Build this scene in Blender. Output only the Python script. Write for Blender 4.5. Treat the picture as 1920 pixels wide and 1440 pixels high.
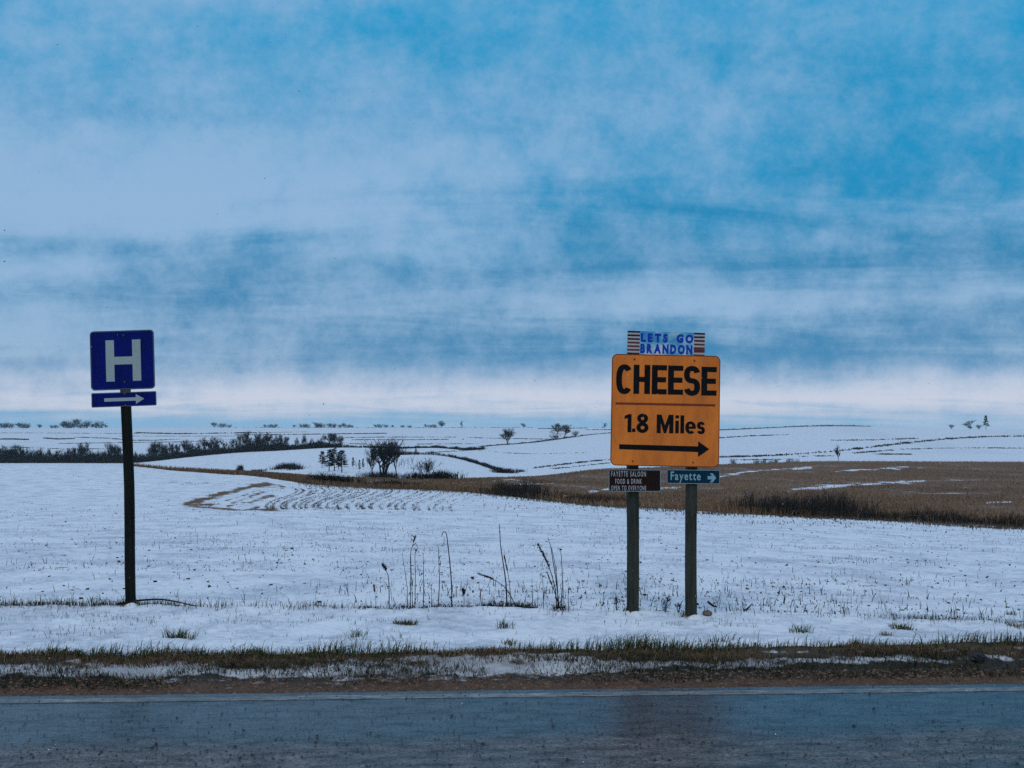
import bpy, math, random
import numpy as np
from mathutils import Vector, Matrix

R = math.radians
random.seed(7)
rng = np.random.default_rng(7)
scene = bpy.context.scene
C = scene.collection
for o in list(bpy.data.objects):
    bpy.data.objects.remove(o)

# ------------------------------------------------------------------ camera, sky, sun, exposure
CAM_Z = 1.75
FPX = 2133.0                      # focal length in pixels of a 1920 x 1440 frame (40 mm on 36 mm)
PITCH = math.atan(80.0 / FPX)
cd = bpy.data.cameras.new('camera')
cd.sensor_width = 36.0
cd.lens = FPX / 1920.0 * 36.0
cd.clip_start = 0.05
cd.clip_end = 8000.0
cam = bpy.data.objects.new('camera', cd)
C.objects.link(cam)
cam.location = (0, 0, CAM_Z)
cam.rotation_euler = (R(90) + PITCH, 0, 0)
scene.camera = cam

SUN_EL, SUN_AZ = R(55), R(200)     # azimuth of the sun clockwise from +Y (behind the photographer)
world = bpy.data.worlds.new('World')
scene.world = world
world.use_nodes = True


def lin(r, g, b):
    f = lambda c: (c / 255.0 / 12.92) if c / 255.0 <= 0.04045 else ((c / 255.0 + 0.055) / 1.055) ** 2.4
    return (f(r), f(g), f(b), 1.0)


def build_world():
    nt = world.node_tree
    N, L = nt.nodes, nt.links
    N.clear()

    def node(t, **k):
        n = N.new(t)
        for a, v in k.items():
            setattr(n, a, v)
        return n

    def math_(op, a, b=None, clamp=False):
        n = node('ShaderNodeMath', operation=op, use_clamp=clamp)
        for i, v in enumerate((a, b)):
            if v is None:
                continue
            if isinstance(v, (int, float)):
                n.inputs[i].default_value = v
            else:
                L.new(v, n.inputs[i])
        return n.outputs[0]

    def ramp(fac, stops):
        n = node('ShaderNodeValToRGB')
        cr = n.color_ramp
        cr.interpolation = 'B_SPLINE'
        while len(cr.elements) < len(stops):
            cr.elements.new(0.5)
        for e, (p, c) in zip(cr.elements, stops):
            e.position = p
            e.color = c
        L.new(fac, n.inputs[0])
        return n.outputs[0]

    tc = node('ShaderNodeTexCoord')
    sep = node('ShaderNodeSeparateXYZ')
    L.new(tc.outputs['Generated'], sep.inputs[0])
    x, y, z = sep.outputs
    el = math_('MAXIMUM', z, 0.0)
    den = math_('ADD', el, 0.085)
    px = math_('DIVIDE', x, den)
    py = math_('DIVIDE', y, den)
    comb = node('ShaderNodeCombineXYZ')
    L.new(px, comb.inputs[0]); L.new(py, comb.inputs[1])

    def noise(vec, scale, detail, rough, loc=(0, 0, 0), sc=(1, 1, 1), dist=0.0, rz=0.0):
        m = node('ShaderNodeMapping')
        m.inputs['Location'].default_value = loc
        m.inputs['Scale'].default_value = sc
        m.inputs['Rotation'].default_value = (0, 0, rz)
        L.new(vec, m.inputs[0])
        n = node('ShaderNodeTexNoise')
        n.inputs['Scale'].default_value = scale
        n.inputs['Detail'].default_value = detail
        n.inputs['Roughness'].default_value = rough
        n.inputs['Distortion'].default_value = dist
        L.new(m.outputs[0], n.inputs['Vector'])
        return n.outputs[0]

    big = noise(comb.outputs[0], 0.30, 3.0, 0.5, loc=SKY_LOC, sc=(0.7, 1.0, 1), rz=R(-9))
    mid = noise(comb.outputs[0], 1.15, 5.0, 0.58, loc=(3.1, 7.7, 0), sc=(0.55, 1.0, 1), dist=0.4, rz=R(-6))
    roll = noise(comb.outputs[0], 0.22, 2.0, 0.5, loc=(8.3, 1.7, 0), sc=(1.4, 0.35, 1))
    # soft mottled puffs in the cloud sheet itself
    puff = noise(tc.outputs['Generated'], 22.0, 12.0, 0.72, loc=(1.3, 2.0, 0.4), sc=(1, 1, 1.1))
    cov = math_('ADD', math_('MULTIPLY', big, 1.45), math_('MULTIPLY', mid, 0.95))
    cov = math_('ADD', cov, math_('MULTIPLY', puff, 0.95))
    elw = math_('MULTIPLY', el, math_('ADD', math_('MULTIPLY', roll, 0.9), 0.55))
    elw = math_('MULTIPLY', elw, math_('ADD', math_('MULTIPLY', mid, 1.1), 0.45))
    # how much cloud there is at each height above the horizon
    bias = ramp(elw, [(0.0, (0.30,) * 3 + (1,)), (0.010, (0.40,) * 3 + (1,)), (0.020, (0.66,) * 3 + (1,)),
                      (0.032, (0.70,) * 3 + (1,)), (0.052, (0.42,) * 3 + (1,)), (0.11, (0.42,) * 3 + (1,)),
                      (0.20, (0.60,) * 3 + (1,)), (0.30, (0.45,) * 3 + (1,)), (0.42, (0.44,) * 3 + (1,)),
                      (0.6, (0.66,) * 3 + (1,)), (1.0, (0.72,) * 3 + (1,))])
    cov = math_('ADD', cov, math_('MULTIPLY', bias, 1.0))
    mr = node('ShaderNodeMapRange', interpolation_type='SMOOTHSTEP')
    L.new(cov, mr.inputs[0])
    mr.inputs[1].default_value = COV_LO
    mr.inputs[2].default_value = COV_HI
    blue = ramp(elw, [(0.0, lin(140, 188, 226)), (0.02, lin(118, 172, 216)), (0.05, lin(34, 124, 176)),
                      (0.10, lin(4, 120, 170)), (0.16, lin(6, 138, 188)), (0.28, lin(2, 152, 204)), (0.40, lin(0, 152, 206)),
                      (1.0, lin(60, 150, 212))])
    white = ramp(elw, [(0.0, lin(172, 200, 230)), (0.018, lin(214, 218, 234)), (0.034, lin(200, 209, 230)),
                       (0.062, lin(138, 176, 210)), (0.20, lin(150, 185, 221)), (0.30, lin(130, 176, 214)),
                       (1.0, lin(168, 194, 222))])
    mx = node('ShaderNodeMixRGB')
    L.new(mr.outputs[0], mx.inputs[0]); L.new(blue, mx.inputs[1]); L.new(white, mx.inputs[2])
    up = node('ShaderNodeVectorMath', operation='SCALE')
    L.new(mx.outputs[0], up.inputs[0])
    up.inputs['Scale'].default_value = 1.0 / SKY_STRENGTH
    sky = node('ShaderNodeTexSky', sky_type='NISHITA')
    sky.sun_disc = False
    sky.sun_elevation = SUN_EL
    sky.sun_rotation = SUN_AZ
    sky.air_density = 1.0
    sky.dust_density = 0.4
    sky.ozone_density = 3.0
    fin = node('ShaderNodeMixRGB')
    fin.inputs[0].default_value = 0.94
    L.new(sky.outputs[0], fin.inputs[1]); L.new(up.outputs[0], fin.inputs[2])
    bg = node('ShaderNodeBackground')
    bg.inputs[1].default_value = SKY_STRENGTH
    L.new(fin.outputs[0], bg.inputs[0])
    out = node('ShaderNodeOutputWorld')
    L.new(bg.outputs[0], out.inputs[0])


SKY_STRENGTH = 0.1
SKY_LOC = (102.0, 6.0, 0.0)
COV_LO, COV_HI = 1.80, 2.58
build_world()

sd = bpy.data.lights.new('sun', 'SUN')
sd.energy = 1.0
sd.angle = R(40)
sd.color = (1.0, 0.88, 0.77)
sun = bpy.data.objects.new('sun', sd)
C.objects.link(sun)
sv = Vector((math.sin(SUN_AZ) * math.cos(SUN_EL), math.cos(SUN_AZ) * math.cos(SUN_EL), math.sin(SUN_EL)))
sun.rotation_euler = sv.to_track_quat('Z', 'Y').to_euler()

scene.view_settings.view_transform = 'Standard'
scene.view_settings.look = 'None'
scene.view_settings.gamma = 1.0
scene.view_settings.use_curve_mapping = False
scene.view_settings.exposure = 0.0
scene.render.engine = 'CYCLES'
scene.cycles.use_denoising = False
scene.cycles.max_bounces = 6
scene.cycles.volume_bounces = 0


# ------------------------------------------------------------------ helpers
def tag(o, label=None, cat=None, group=None, kind=None):
    if label: o['label'] = label
    if cat: o['category'] = cat
    if group: o['group'] = group
    if kind: o['kind'] = kind
    return o


def empty(name, loc=(0, 0, 0), rot=(0, 0, 0), parent=None):
    o = bpy.data.objects.new(name, None)
    C.objects.link(o)
    o.location = loc
    o.rotation_euler = rot
    o.empty_display_size = 0.2
    o.parent = parent
    return o


def link(name, me, parent=None, loc=None, rot=None):
    o = bpy.data.objects.new(name, me)
    C.objects.link(o)
    o.parent = parent
    if loc is not None: o.location = loc
    if rot is not None: o.rotation_euler = rot
    return o


def mesh(name, verts, faces, mat=None, smooth=False):
    me = bpy.data.meshes.new(name)
    me.from_pydata([tuple(v) for v in verts], [], faces)
    if mat: me.materials.append(mat)
    if smooth:
        me.polygons.foreach_set('use_smooth', [True] * len(me.polygons))
    me.update()
    return me


def np_mesh(name, V, quads=None, tris=None, mat=None, smooth=False, attrs=None, cols=None):
    """fast mesh from numpy arrays"""
    me = bpy.data.meshes.new(name)
    V = np.asarray(V, dtype=np.float32)
    me.vertices.add(len(V))
    me.vertices.foreach_set('co', V.ravel())
    loops, starts, tot = [], [], 0
    if quads is not None and len(quads):
        q = np.asarray(quads, dtype=np.int32)
        loops.append(q.ravel()); starts.append(np.arange(len(q), dtype=np.int32) * 4 + tot); tot += q.size
    if tris is not None and len(tris):
        t = np.asarray(tris, dtype=np.int32)
        loops.append(t.ravel()); starts.append(np.arange(len(t), dtype=np.int32) * 3 + tot); tot += t.size
    loops = np.concatenate(loops); starts = np.concatenate(starts)
    me.loops.add(len(loops))
    me.loops.foreach_set('vertex_index', loops)
    me.polygons.add(len(starts))
    me.polygons.foreach_set('loop_start', starts)
    if smooth:
        me.polygons.foreach_set('use_smooth', np.ones(len(starts), dtype=bool))
    for k, a in (attrs or {}).items():
        at = me.attributes.new(k, 'FLOAT', 'POINT')
        at.data.foreach_set('value', np.asarray(a, dtype=np.float32).ravel())
    for k, a in (cols or {}).items():
        at = me.attributes.new(k, 'FLOAT_COLOR', 'POINT')
        a = np.asarray(a, dtype=np.float32)
        if a.shape[1] == 3:
            a = np.concatenate([a, np.ones((len(a), 1), np.float32)], 1)
        at.data.foreach_set('color', a.ravel())
    if mat: me.materials.append(mat)
    me.update(calc_edges=True)
    me.validate()
    return me


def smooth01(a, b, x):
    t = np.clip((x - a) / (b - a + 1e-12), 0, 1)
    return t * t * (3 - 2 * t)


def _hash(ix, iy, seed):
    h = (ix.astype(np.int64) * 374761393 + iy.astype(np.int64) * 668265263 + seed * 2147483647) & 0xFFFFFFFF
    h = ((h ^ (h >> 13)) * 1274126177) & 0xFFFFFFFF
    return ((h ^ (h >> 16)) & 0xFFFFFF) / float(0xFFFFFF)


def vnoise(x, y, seed=0):
    ix, iy = np.floor(x), np.floor(y)
    fx, fy = x - ix, y - iy
    fx = fx * fx * (3 - 2 * fx); fy = fy * fy * (3 - 2 * fy)
    a = _hash(ix, iy, seed); b = _hash(ix + 1, iy, seed)
    c = _hash(ix, iy + 1, seed); d = _hash(ix + 1, iy + 1, seed)
    return (a * (1 - fx) + b * fx) * (1 - fy) + (c * (1 - fx) + d * fx) * fy


def fbm(x, y, seed=0, oct=4, gain=0.5):
    x = np.asarray(x, dtype=float); y = np.asarray(y, dtype=float)
    s, a, n = 0.0, 1.0, 0.0
    for i in range(oct):
        s = s + a * vnoise(x * 2 ** i + 13.7 * i, y * 2 ** i + 7.1 * i, seed + i)
        n += a
        a *= gain
    return s / n


# ------------------------------------------------------------------ materials
MATS = {}


def mat_base(name):
    m = bpy.data.materials.new(name)
    m.use_nodes = True
    nt = m.node_tree
    b = nt.nodes['Principled BSDF']
    MATS[name] = m
    return m, nt, b


def nn(nt, t, **k):
    n = nt.nodes.new(t)
    for a, v in k.items():
        setattr(n, a, v)
    return n


def tex_noise(nt, scale, detail=4, rough=0.55, sc=(1, 1, 1), coord='Object', rz=0.0):
    tc = nn(nt, 'ShaderNodeTexCoord')
    mp = nn(nt, 'ShaderNodeMapping')
    mp.inputs['Scale'].default_value = sc
    mp.inputs['Rotation'].default_value = (0, 0, rz)
    nt.links.new(tc.outputs[coord], mp.inputs[0])
    n = nn(nt, 'ShaderNodeTexNoise')
    n.inputs['Scale'].default_value = scale
    n.inputs['Detail'].default_value = detail
    n.inputs['Roughness'].default_value = rough
    nt.links.new(mp.outputs[0], n.inputs['Vector'])
    return n.outputs[0]


def ramp(nt, fac, stops):
    n = nn(nt, 'ShaderNodeValToRGB')
    cr = n.color_ramp
    while len(cr.elements) < len(stops):
        cr.elements.new(0.5)
    for e, (p, c) in zip(cr.elements, stops):
        e.position = p
        e.color = tuple(c) + (1,) if len(c) == 3 else c
    nt.links.new(fac, n.inputs[0])
    return n.outputs[0]


def bump(nt, b, h, strength, dist):
    n = nn(nt, 'ShaderNodeBump')
    n.inputs['Strength'].default_value = strength
    n.inputs['Distance'].default_value = dist
    nt.links.new(h, n.inputs['Height'])
    nt.links.new(n.outputs[0], b.inputs['Normal'])


def simple(name, col, rough=0.7, var=0.25, scale=8.0, bumpd=0.0, sc=(1, 1, 1), spec=0.3, metal=0.0):
    m, nt, b = mat_base(name)
    n = tex_noise(nt, scale, 5, 0.6, sc)
    lo = [c * (1 - var) for c in col]
    hi = [min(1, c * (1 + var)) for c in col]
    nt.links.new(ramp(nt, n, [(0.3, lo), (0.7, hi)]), b.inputs['Base Color'])
    b.inputs['Roughness'].default_value = rough
    b.inputs['Specular IOR Level'].default_value = spec
    b.inputs['Metallic'].default_value = metal
    if bumpd:
        bump(nt, b, n, 0.6, bumpd)
    return m


def attr_mat(name, rough=0.8, spec=0.15, trans=0.0):
    m, nt, b = mat_base(name)
    a = nn(nt, 'ShaderNodeAttribute', attribute_name='col')
    nt.links.new(a.outputs['Color'], b.inputs['Base Color'])
    b.inputs['Roughness'].default_value = rough
    b.inputs['Specular IOR Level'].default_value = spec
    return m


def terrain_mat():
    m, nt, b = mat_base('snowy_ground')
    L = nt.links
    bare = nn(nt, 'ShaderNodeAttribute', attribute_name='bare')
    gcol = nn(nt, 'ShaderNodeAttribute', attribute_name='gcol')
    n1 = tex_noise(nt, 9.0, 6, 0.65)
    n2 = tex_noise(nt, 0.9, 5, 0.6)
    n3 = tex_noise(nt, 45.0, 4, 0.6)
    # ragged edge between snow and bare ground
    s = nn(nt, 'ShaderNodeMath', operation='ADD')
    L.new(n1, s.inputs[0]); L.new(n2, s.inputs[1])
    s2 = nn(nt, 'ShaderNodeMath', operation='MULTIPLY_ADD')
    L.new(s.outputs[0], s2.inputs[0])
    s2.inputs[1].default_value = 0.9
    s2.inputs[2].default_value = -0.9
    s3 = nn(nt, 'ShaderNodeMath', operation='ADD')
    L.new(bare.outputs['Fac'], s3.inputs[0]); L.new(s2.outputs[0], s3.inputs[1])
    mr = nn(nt, 'ShaderNodeMapRange', interpolation_type='SMOOTHSTEP')
    L.new(s3.outputs[0], mr.inputs[0])
    mr.inputs[1].default_value = 0.38
    mr.inputs[2].default_value = 0.62
    # ground colour with grain
    g = ramp(nt, n3, [(0.25, (0.45, 0.45, 0.45)), (0.75, (1.35, 1.35, 1.35))])
    gm = nn(nt, 'ShaderNodeMixRGB', blend_type='MULTIPLY')
    gm.inputs[0].default_value = 1.0
    L.new(gcol.outputs['Color'], gm.inputs[1]); L.new(g, gm.inputs[2])
    sa = nn(nt, 'ShaderNodeMath', operation='MULTIPLY_ADD')
    L.new(n1, sa.inputs[0]); sa.inputs[1].default_value = 0.8; L.new(n2, sa.inputs[2])
    snow = ramp(nt, sa.outputs[0], [(0.62, (0.39, 0.435, 0.51)), (0.88, (0.645, 0.685, 0.765)), (1.15, (0.765, 0.80, 0.86))])
    dirt = nn(nt, 'ShaderNodeAttribute', attribute_name='dirt')
    ds = nn(nt, 'ShaderNodeMixRGB')
    L.new(dirt.outputs['Fac'], ds.inputs[0]); L.new(snow, ds.inputs[1])
    ds.inputs[2].default_value = (0.17, 0.16, 0.15, 1)
    snow = ds.outputs[0]
    mx = nn(nt, 'ShaderNodeMixRGB')
    L.new(mr.outputs[0], mx.inputs[0]); L.new(snow, mx.inputs[1]); L.new(gm.outputs[0], mx.inputs[2])
    L.new(mx.outputs[0], b.inputs['Base Color'])
    b.inputs['Roughness'].default_value = 0.75
    b.inputs['Specular IOR Level'].default_value = 0.15
    h = nn(nt, 'ShaderNodeMath', operation='MULTIPLY_ADD')
    L.new(n3, h.inputs[0]); h.inputs[1].default_value = 0.35; L.new(n1, h.inputs[2])
    bump(nt, b, h.outputs[0], 0.75, 0.04)
    return m


def asphalt_mat():
    m, nt, b = mat_base('wet_asphalt')
    L = nt.links
    fine = tex_noise(nt, 70.0, 6, 0.75, sc=(0.55, 1, 1))
    mid = tex_noise(nt, 11.0, 6, 0.7, sc=(0.4, 1, 1))
    band = tex_noise(nt, 1.3, 3, 0.5, sc=(0.06, 1, 1))
    patch = tex_noise(nt, 2.2, 5, 0.6, sc=(0.35, 1, 1))
    # wheel tracks run along local x; y is across the road
    tc = nn(nt, 'ShaderNodeTexCoord')
    sep = nn(nt, 'ShaderNodeSeparateXYZ')
    L.new(tc.outputs['Object'], sep.inputs[0])
    wr = nn(nt, 'ShaderNodeMapRange')
    L.new(sep.outputs[1], wr.inputs[0])
    wr.inputs[1].default_value = 4.5; wr.inputs[2].default_value = 8.0
    track = ramp(nt, wr.outputs[0], [(0.0, (0.55,) * 3), (0.30, (0.42,) * 3), (0.40, (0.62,) * 3), (0.52, (0.62,) * 3),
                                     (0.62, (0.30,) * 3), (0.80, (0.32,) * 3), (0.88, (0.45,) * 3), (1.0, (0.6,) * 3)])
    a1 = nn(nt, 'ShaderNodeMath', operation='MULTIPLY_ADD')
    L.new(patch, a1.inputs[0]); a1.inputs[1].default_value = 0.55; a1.inputs[2].default_value = -0.275
    a2 = nn(nt, 'ShaderNodeMath', operation='ADD')
    L.new(a1.outputs[0], a2.inputs[0]); L.new(track, a2.inputs[1])
    a3 = nn(nt, 'ShaderNodeMath', operation='MULTIPLY_ADD')
    L.new(mid, a3.inputs[0]); a3.inputs[1].default_value = 0.3; L.new(a2.outputs[0], a3.inputs[2])
    dry = nn(nt, 'ShaderNodeMath', operation='SUBTRACT')
    L.new(a3.outputs[0], dry.inputs[0]); dry.inputs[1].default_value = 0.15
    wetcol = ramp(nt, dry.outputs[0], [(0.15, (0.008, 0.014, 0.019)), (0.42, (0.026, 0.026, 0.029)), (0.75, (0.085, 0.070, 0.066))])
    sp = ramp(nt, fine, [(0.36, (0.12,) * 3), (0.64, (2.1,) * 3)])
    mu = nn(nt, 'ShaderNodeMixRGB', blend_type='MULTIPLY')
    mu.inputs[0].default_value = 1.0
    L.new(wetcol, mu.inputs[1]); L.new(sp, mu.inputs[2])
    sm_ = ramp(nt, mid, [(0.36, (0.45,) * 3), (0.64, (1.6,) * 3)])
    mu2 = nn(nt, 'ShaderNodeMixRGB', blend_type='MULTIPLY')
    mu2.inputs[0].default_value = 1.0
    L.new(mu.outputs[0], mu2.inputs[1]); L.new(sm_, mu2.inputs[2])
    L.new(mu2.outputs[0], b.inputs['Base Color'])
    ro = nn(nt, 'ShaderNodeMapRange')
    L.new(dry.outputs[0], ro.inputs[0])
    ro.inputs[1].default_value = 0.15; ro.inputs[2].default_value = 0.7
    ro.inputs[3].default_value = 0.12; ro.inputs[4].default_value = 0.42
    rf = nn(nt, 'ShaderNodeMath', operation='MULTIPLY_ADD')
    L.new(fine, rf.inputs[0]); rf.inputs[1].default_value = 0.6; rf.inputs[2].default_value = -0.30
    r2 = nn(nt, 'ShaderNodeMath', operation='ADD', use_clamp=True)
    L.new(rf.outputs[0], r2.inputs[0]); L.new(ro.outputs[0], r2.inputs[1])
    L.new(r2.outputs[0], b.inputs['Roughness'])
    sl = ramp(nt, fine, [(0.38, (0.06,) * 3), (0.60, (0.62,) * 3)])
    sl2 = ramp(nt, mid, [(0.36, (0.35,) * 3), (0.62, (1.25,) * 3)])
    mu3 = nn(nt, 'ShaderNodeMixRGB', blend_type='MULTIPLY')
    mu3.inputs[0].default_value = 1.0
    L.new(sl, mu3.inputs[1]); L.new(sl2, mu3.inputs[2])
    L.new(mu3.outputs[0], b.inputs['Specular IOR Level'])
    h = nn(nt, 'ShaderNodeMath', operation='MULTIPLY_ADD')
    L.new(mid, h.inputs[0]); h.inputs[1].default_value = 1.0; L.new(fine, h.inputs[2])
    bump(nt, b, h.outputs[0], 0.35, 0.004)
    return m


def paint_line_mat():
    m, nt, b = mat_base('worn_white_paint')
    L = nt.links
    n = tex_noise(nt, 22.0, 8, 0.75, sc=(0.35, 1, 1))
    n2 = tex_noise(nt, 2.6, 4, 0.6, sc=(0.4, 2.0, 1))
    a = nn(nt, 'ShaderNodeMath', operation='MULTIPLY_ADD')
    L.new(n2, a.inputs[0]); a.inputs[1].default_value = 0.5; L.new(n, a.inputs[2])
    L.new(ramp(nt, a.outputs[0], [(0.58, (0.035, 0.037, 0.04)), (0.76, (0.13, 0.13, 0.13)), (1.0, (0.36, 0.35, 0.34))]), b.inputs['Base Color'])
    b.inputs['Roughness'].default_value = 0.5
    bump(nt, b, n, 0.3, 0.002)
    return m


def wood_mat(name, c1, c2):
    m, nt, b = mat_base(name)
    L = nt.links
    g = tex_noise(nt, 26.0, 6, 0.7, sc=(1, 1, 0.06))
    g2 = tex_noise(nt, 3.0, 4, 0.6, sc=(1, 1, 0.5))
    a = nn(nt, 'ShaderNodeMath', operation='MULTIPLY_ADD')
    L.new(g2, a.inputs[0]); a.inputs[1].default_value = 0.6; L.new(g, a.inputs[2])
    L.new(ramp(nt, a.outputs[0], [(0.55, c1), (0.75, c2), (1.05, [c * 1.5 for c in c2])]), b.inputs['Base Color'])
    b.inputs['Roughness'].default_value = 0.85
    b.inputs['Specular IOR Level'].default_value = 0.08
    bump(nt, b, g, 0.7, 0.004)
    return m


def sign_paint(name, col, dirt, rough=0.6, amt=0.35, scale=5.0):
    """flat sign colour, weathered with dirt that runs down and fine speckle"""
    m, nt, b = mat_base(name)
    L = nt.links
    n = tex_noise(nt, scale, 6, 0.65, sc=(1.6, 1, 0.5))
    f = tex_noise(nt, 90.0, 3, 0.6)
    a = nn(nt, 'ShaderNodeMath', operation='MULTIPLY_ADD')
    L.new(f, a.inputs[0]); a.inputs[1].default_value = 0.35; L.new(n, a.inputs[2])
    fac = ramp(nt, a.outputs[0], [(0.5, (0, 0, 0)), (1.0, (amt * 2,) * 3)])
    mx = nn(nt, 'ShaderNodeMixRGB')
    L.new(fac, mx.inputs[0])
    mx.inputs[1].default_value = tuple(col) + (1,)
    mx.inputs[2].default_value = tuple(dirt) + (1,)
    L.new(mx.outputs[0], b.inputs['Base Color'])
    b.inputs['Roughness'].default_value = rough
    b.inputs['Specular IOR Level'].default_value = 0.10
    return m


M_TERRAIN = terrain_mat()
M_ASPHALT = asphalt_mat()
M_LINE = paint_line_mat()
M_YELLOW = simple('worn_yellow_paint', (0.45, 0.30, 0.04), 0.55, 0.4, 20)
M_WOOD_DARK = wood_mat('dark_weathered_timber', (0.003, 0.004, 0.004), (0.009, 0.010, 0.008))
M_WOOD_GREY = wood_mat('grey_green_weathered_timber', (0.009, 0.009, 0.007), (0.036, 0.037, 0.028))
M_ORANGE = sign_paint('orange_sign_paint', (0.92, 0.235, 0.032), (0.42, 0.110, 0.028), amt=0.5, scale=2.6)
M_ORANGE_EDGE = sign_paint('dark_red_sign_edge', (0.20, 0.035, 0.02), (0.05, 0.02, 0.015))
M_BLACK = sign_paint('black_sign_paint', (0.003, 0.003, 0.004), (0.03, 0.028, 0.026), amt=0.10)
M_RULE = sign_paint('dark_red_rule_paint', (0.25, 0.045, 0.02), (0.12, 0.03, 0.02))
M_HBLUE = sign_paint('hospital_blue_sheeting', (0.0005, 0.008, 0.15), (0.001, 0.004, 0.05), rough=0.6, amt=0.45)
M_HWHITE = sign_paint('dull_white_sheeting', (0.36, 0.42, 0.40), (0.22, 0.26, 0.25), rough=0.4, amt=0.2)
M_RIM = sign_paint('dull_rim_sheeting', (0.10, 0.14, 0.17), (0.03, 0.04, 0.06), rough=0.4)
M_BROWNSIGN = sign_paint('dark_brown_sign_paint', (0.022, 0.008, 0.005), (0.009, 0.004, 0.003), rough=0.6)
M_GREENSIGN = sign_paint('dark_teal_sign_sheeting', (0.002, 0.030, 0.055), (0.003, 0.018, 0.030), rough=0.6)
M_TEXTWHITE = sign_paint('dull_white_lettering', (0.50, 0.48, 0.47), (0.3, 0.3, 0.3), amt=0.15)
M_TEXTBLUE = sign_paint('pale_reflective_lettering', (0.24, 0.38, 0.42), (0.16, 0.26, 0.29), amt=0.15)
M_ALU = sign_paint('bare_aluminium_back', (0.32, 0.33, 0.34), (0.2, 0.2, 0.2))
M_BOLT = simple('rusty_steel', (0.05, 0.04, 0.035), 0.6, 0.4, 40)
M_SPRAY = None


def spray_mat():
    m, nt, b = mat_base('sprayed_blue_and_white_board')
    L = nt.links
    n = tex_noise(nt, 4.5, 3, 0.5, sc=(1, 1, 1.4))
    f = tex_noise(nt, 60.0, 3, 0.6)
    a = nn(nt, 'ShaderNodeMath', operation='MULTIPLY_ADD')
    L.new(f, a.inputs[0]); a.inputs[1].default_value = 0.15; L.new(n, a.inputs[2])
    L.new(ramp(nt, a.outputs[0], [(0.36, (0.03, 0.16, 0.52)), (0.52, (0.06, 0.33, 0.52)), (0.60, (0.20, 0.48, 0.60)), (0.70, (0.58, 0.64, 0.70))]), b.inputs['Base Color'])
    b.inputs['Roughness'].default_value = 0.6
    return m


M_SPRAY = spray_mat()
M_SPRAYBLUE = sign_paint('sprayed_blue_lettering', (0.010, 0.035, 0.40), (0.02, 0.09, 0.40), amt=0.3)
M_STRIPEWHITE = sign_paint('dull_white_stripe_paint', (0.50, 0.45, 0.45), (0.3, 0.26, 0.26), amt=0.2)
M_STRIPERED = sign_paint('dark_red_stripe_paint', (0.16, 0.045, 0.04), (0.05, 0.02, 0.02), amt=0.4)
M_STRIPEBLACK = sign_paint('black_stripe_paint', (0.014, 0.014, 0.016), (0.05, 0.03, 0.03), amt=0.2)
M_SNOW = simple('snow', (0.66, 0.68, 0.72), 0.8, 0.06, 6, 0.01)
M_PLANT = attr_mat('plant_matter', 0.85, 0.06)
M_BARK = simple('bare_bark', (0.018, 0.017, 0.016), 0.9, 0.35, 3.0, spec=0.05)
M_TWIG = simple('bare_twigs', (0.022, 0.020, 0.019), 0.9, 0.3, 2.0, spec=0.05)
M_NEEDLE = simple('dark_needles', (0.010, 0.015, 0.010), 0.85, 0.4, 2.0, spec=0.05)
M_STALK = simple('dead_weed_stalk', (0.022, 0.020, 0.018), 0.85, 0.4, 12.0, spec=0.08)
M_STONE = simple('brown_stone', (0.12, 0.095, 0.075), 0.8, 0.35, 14.0, 0.02)
M_GRIT = simple('dark_road_grit', (0.020, 0.019, 0.018), 0.6, 0.4, 30.0)

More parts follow.
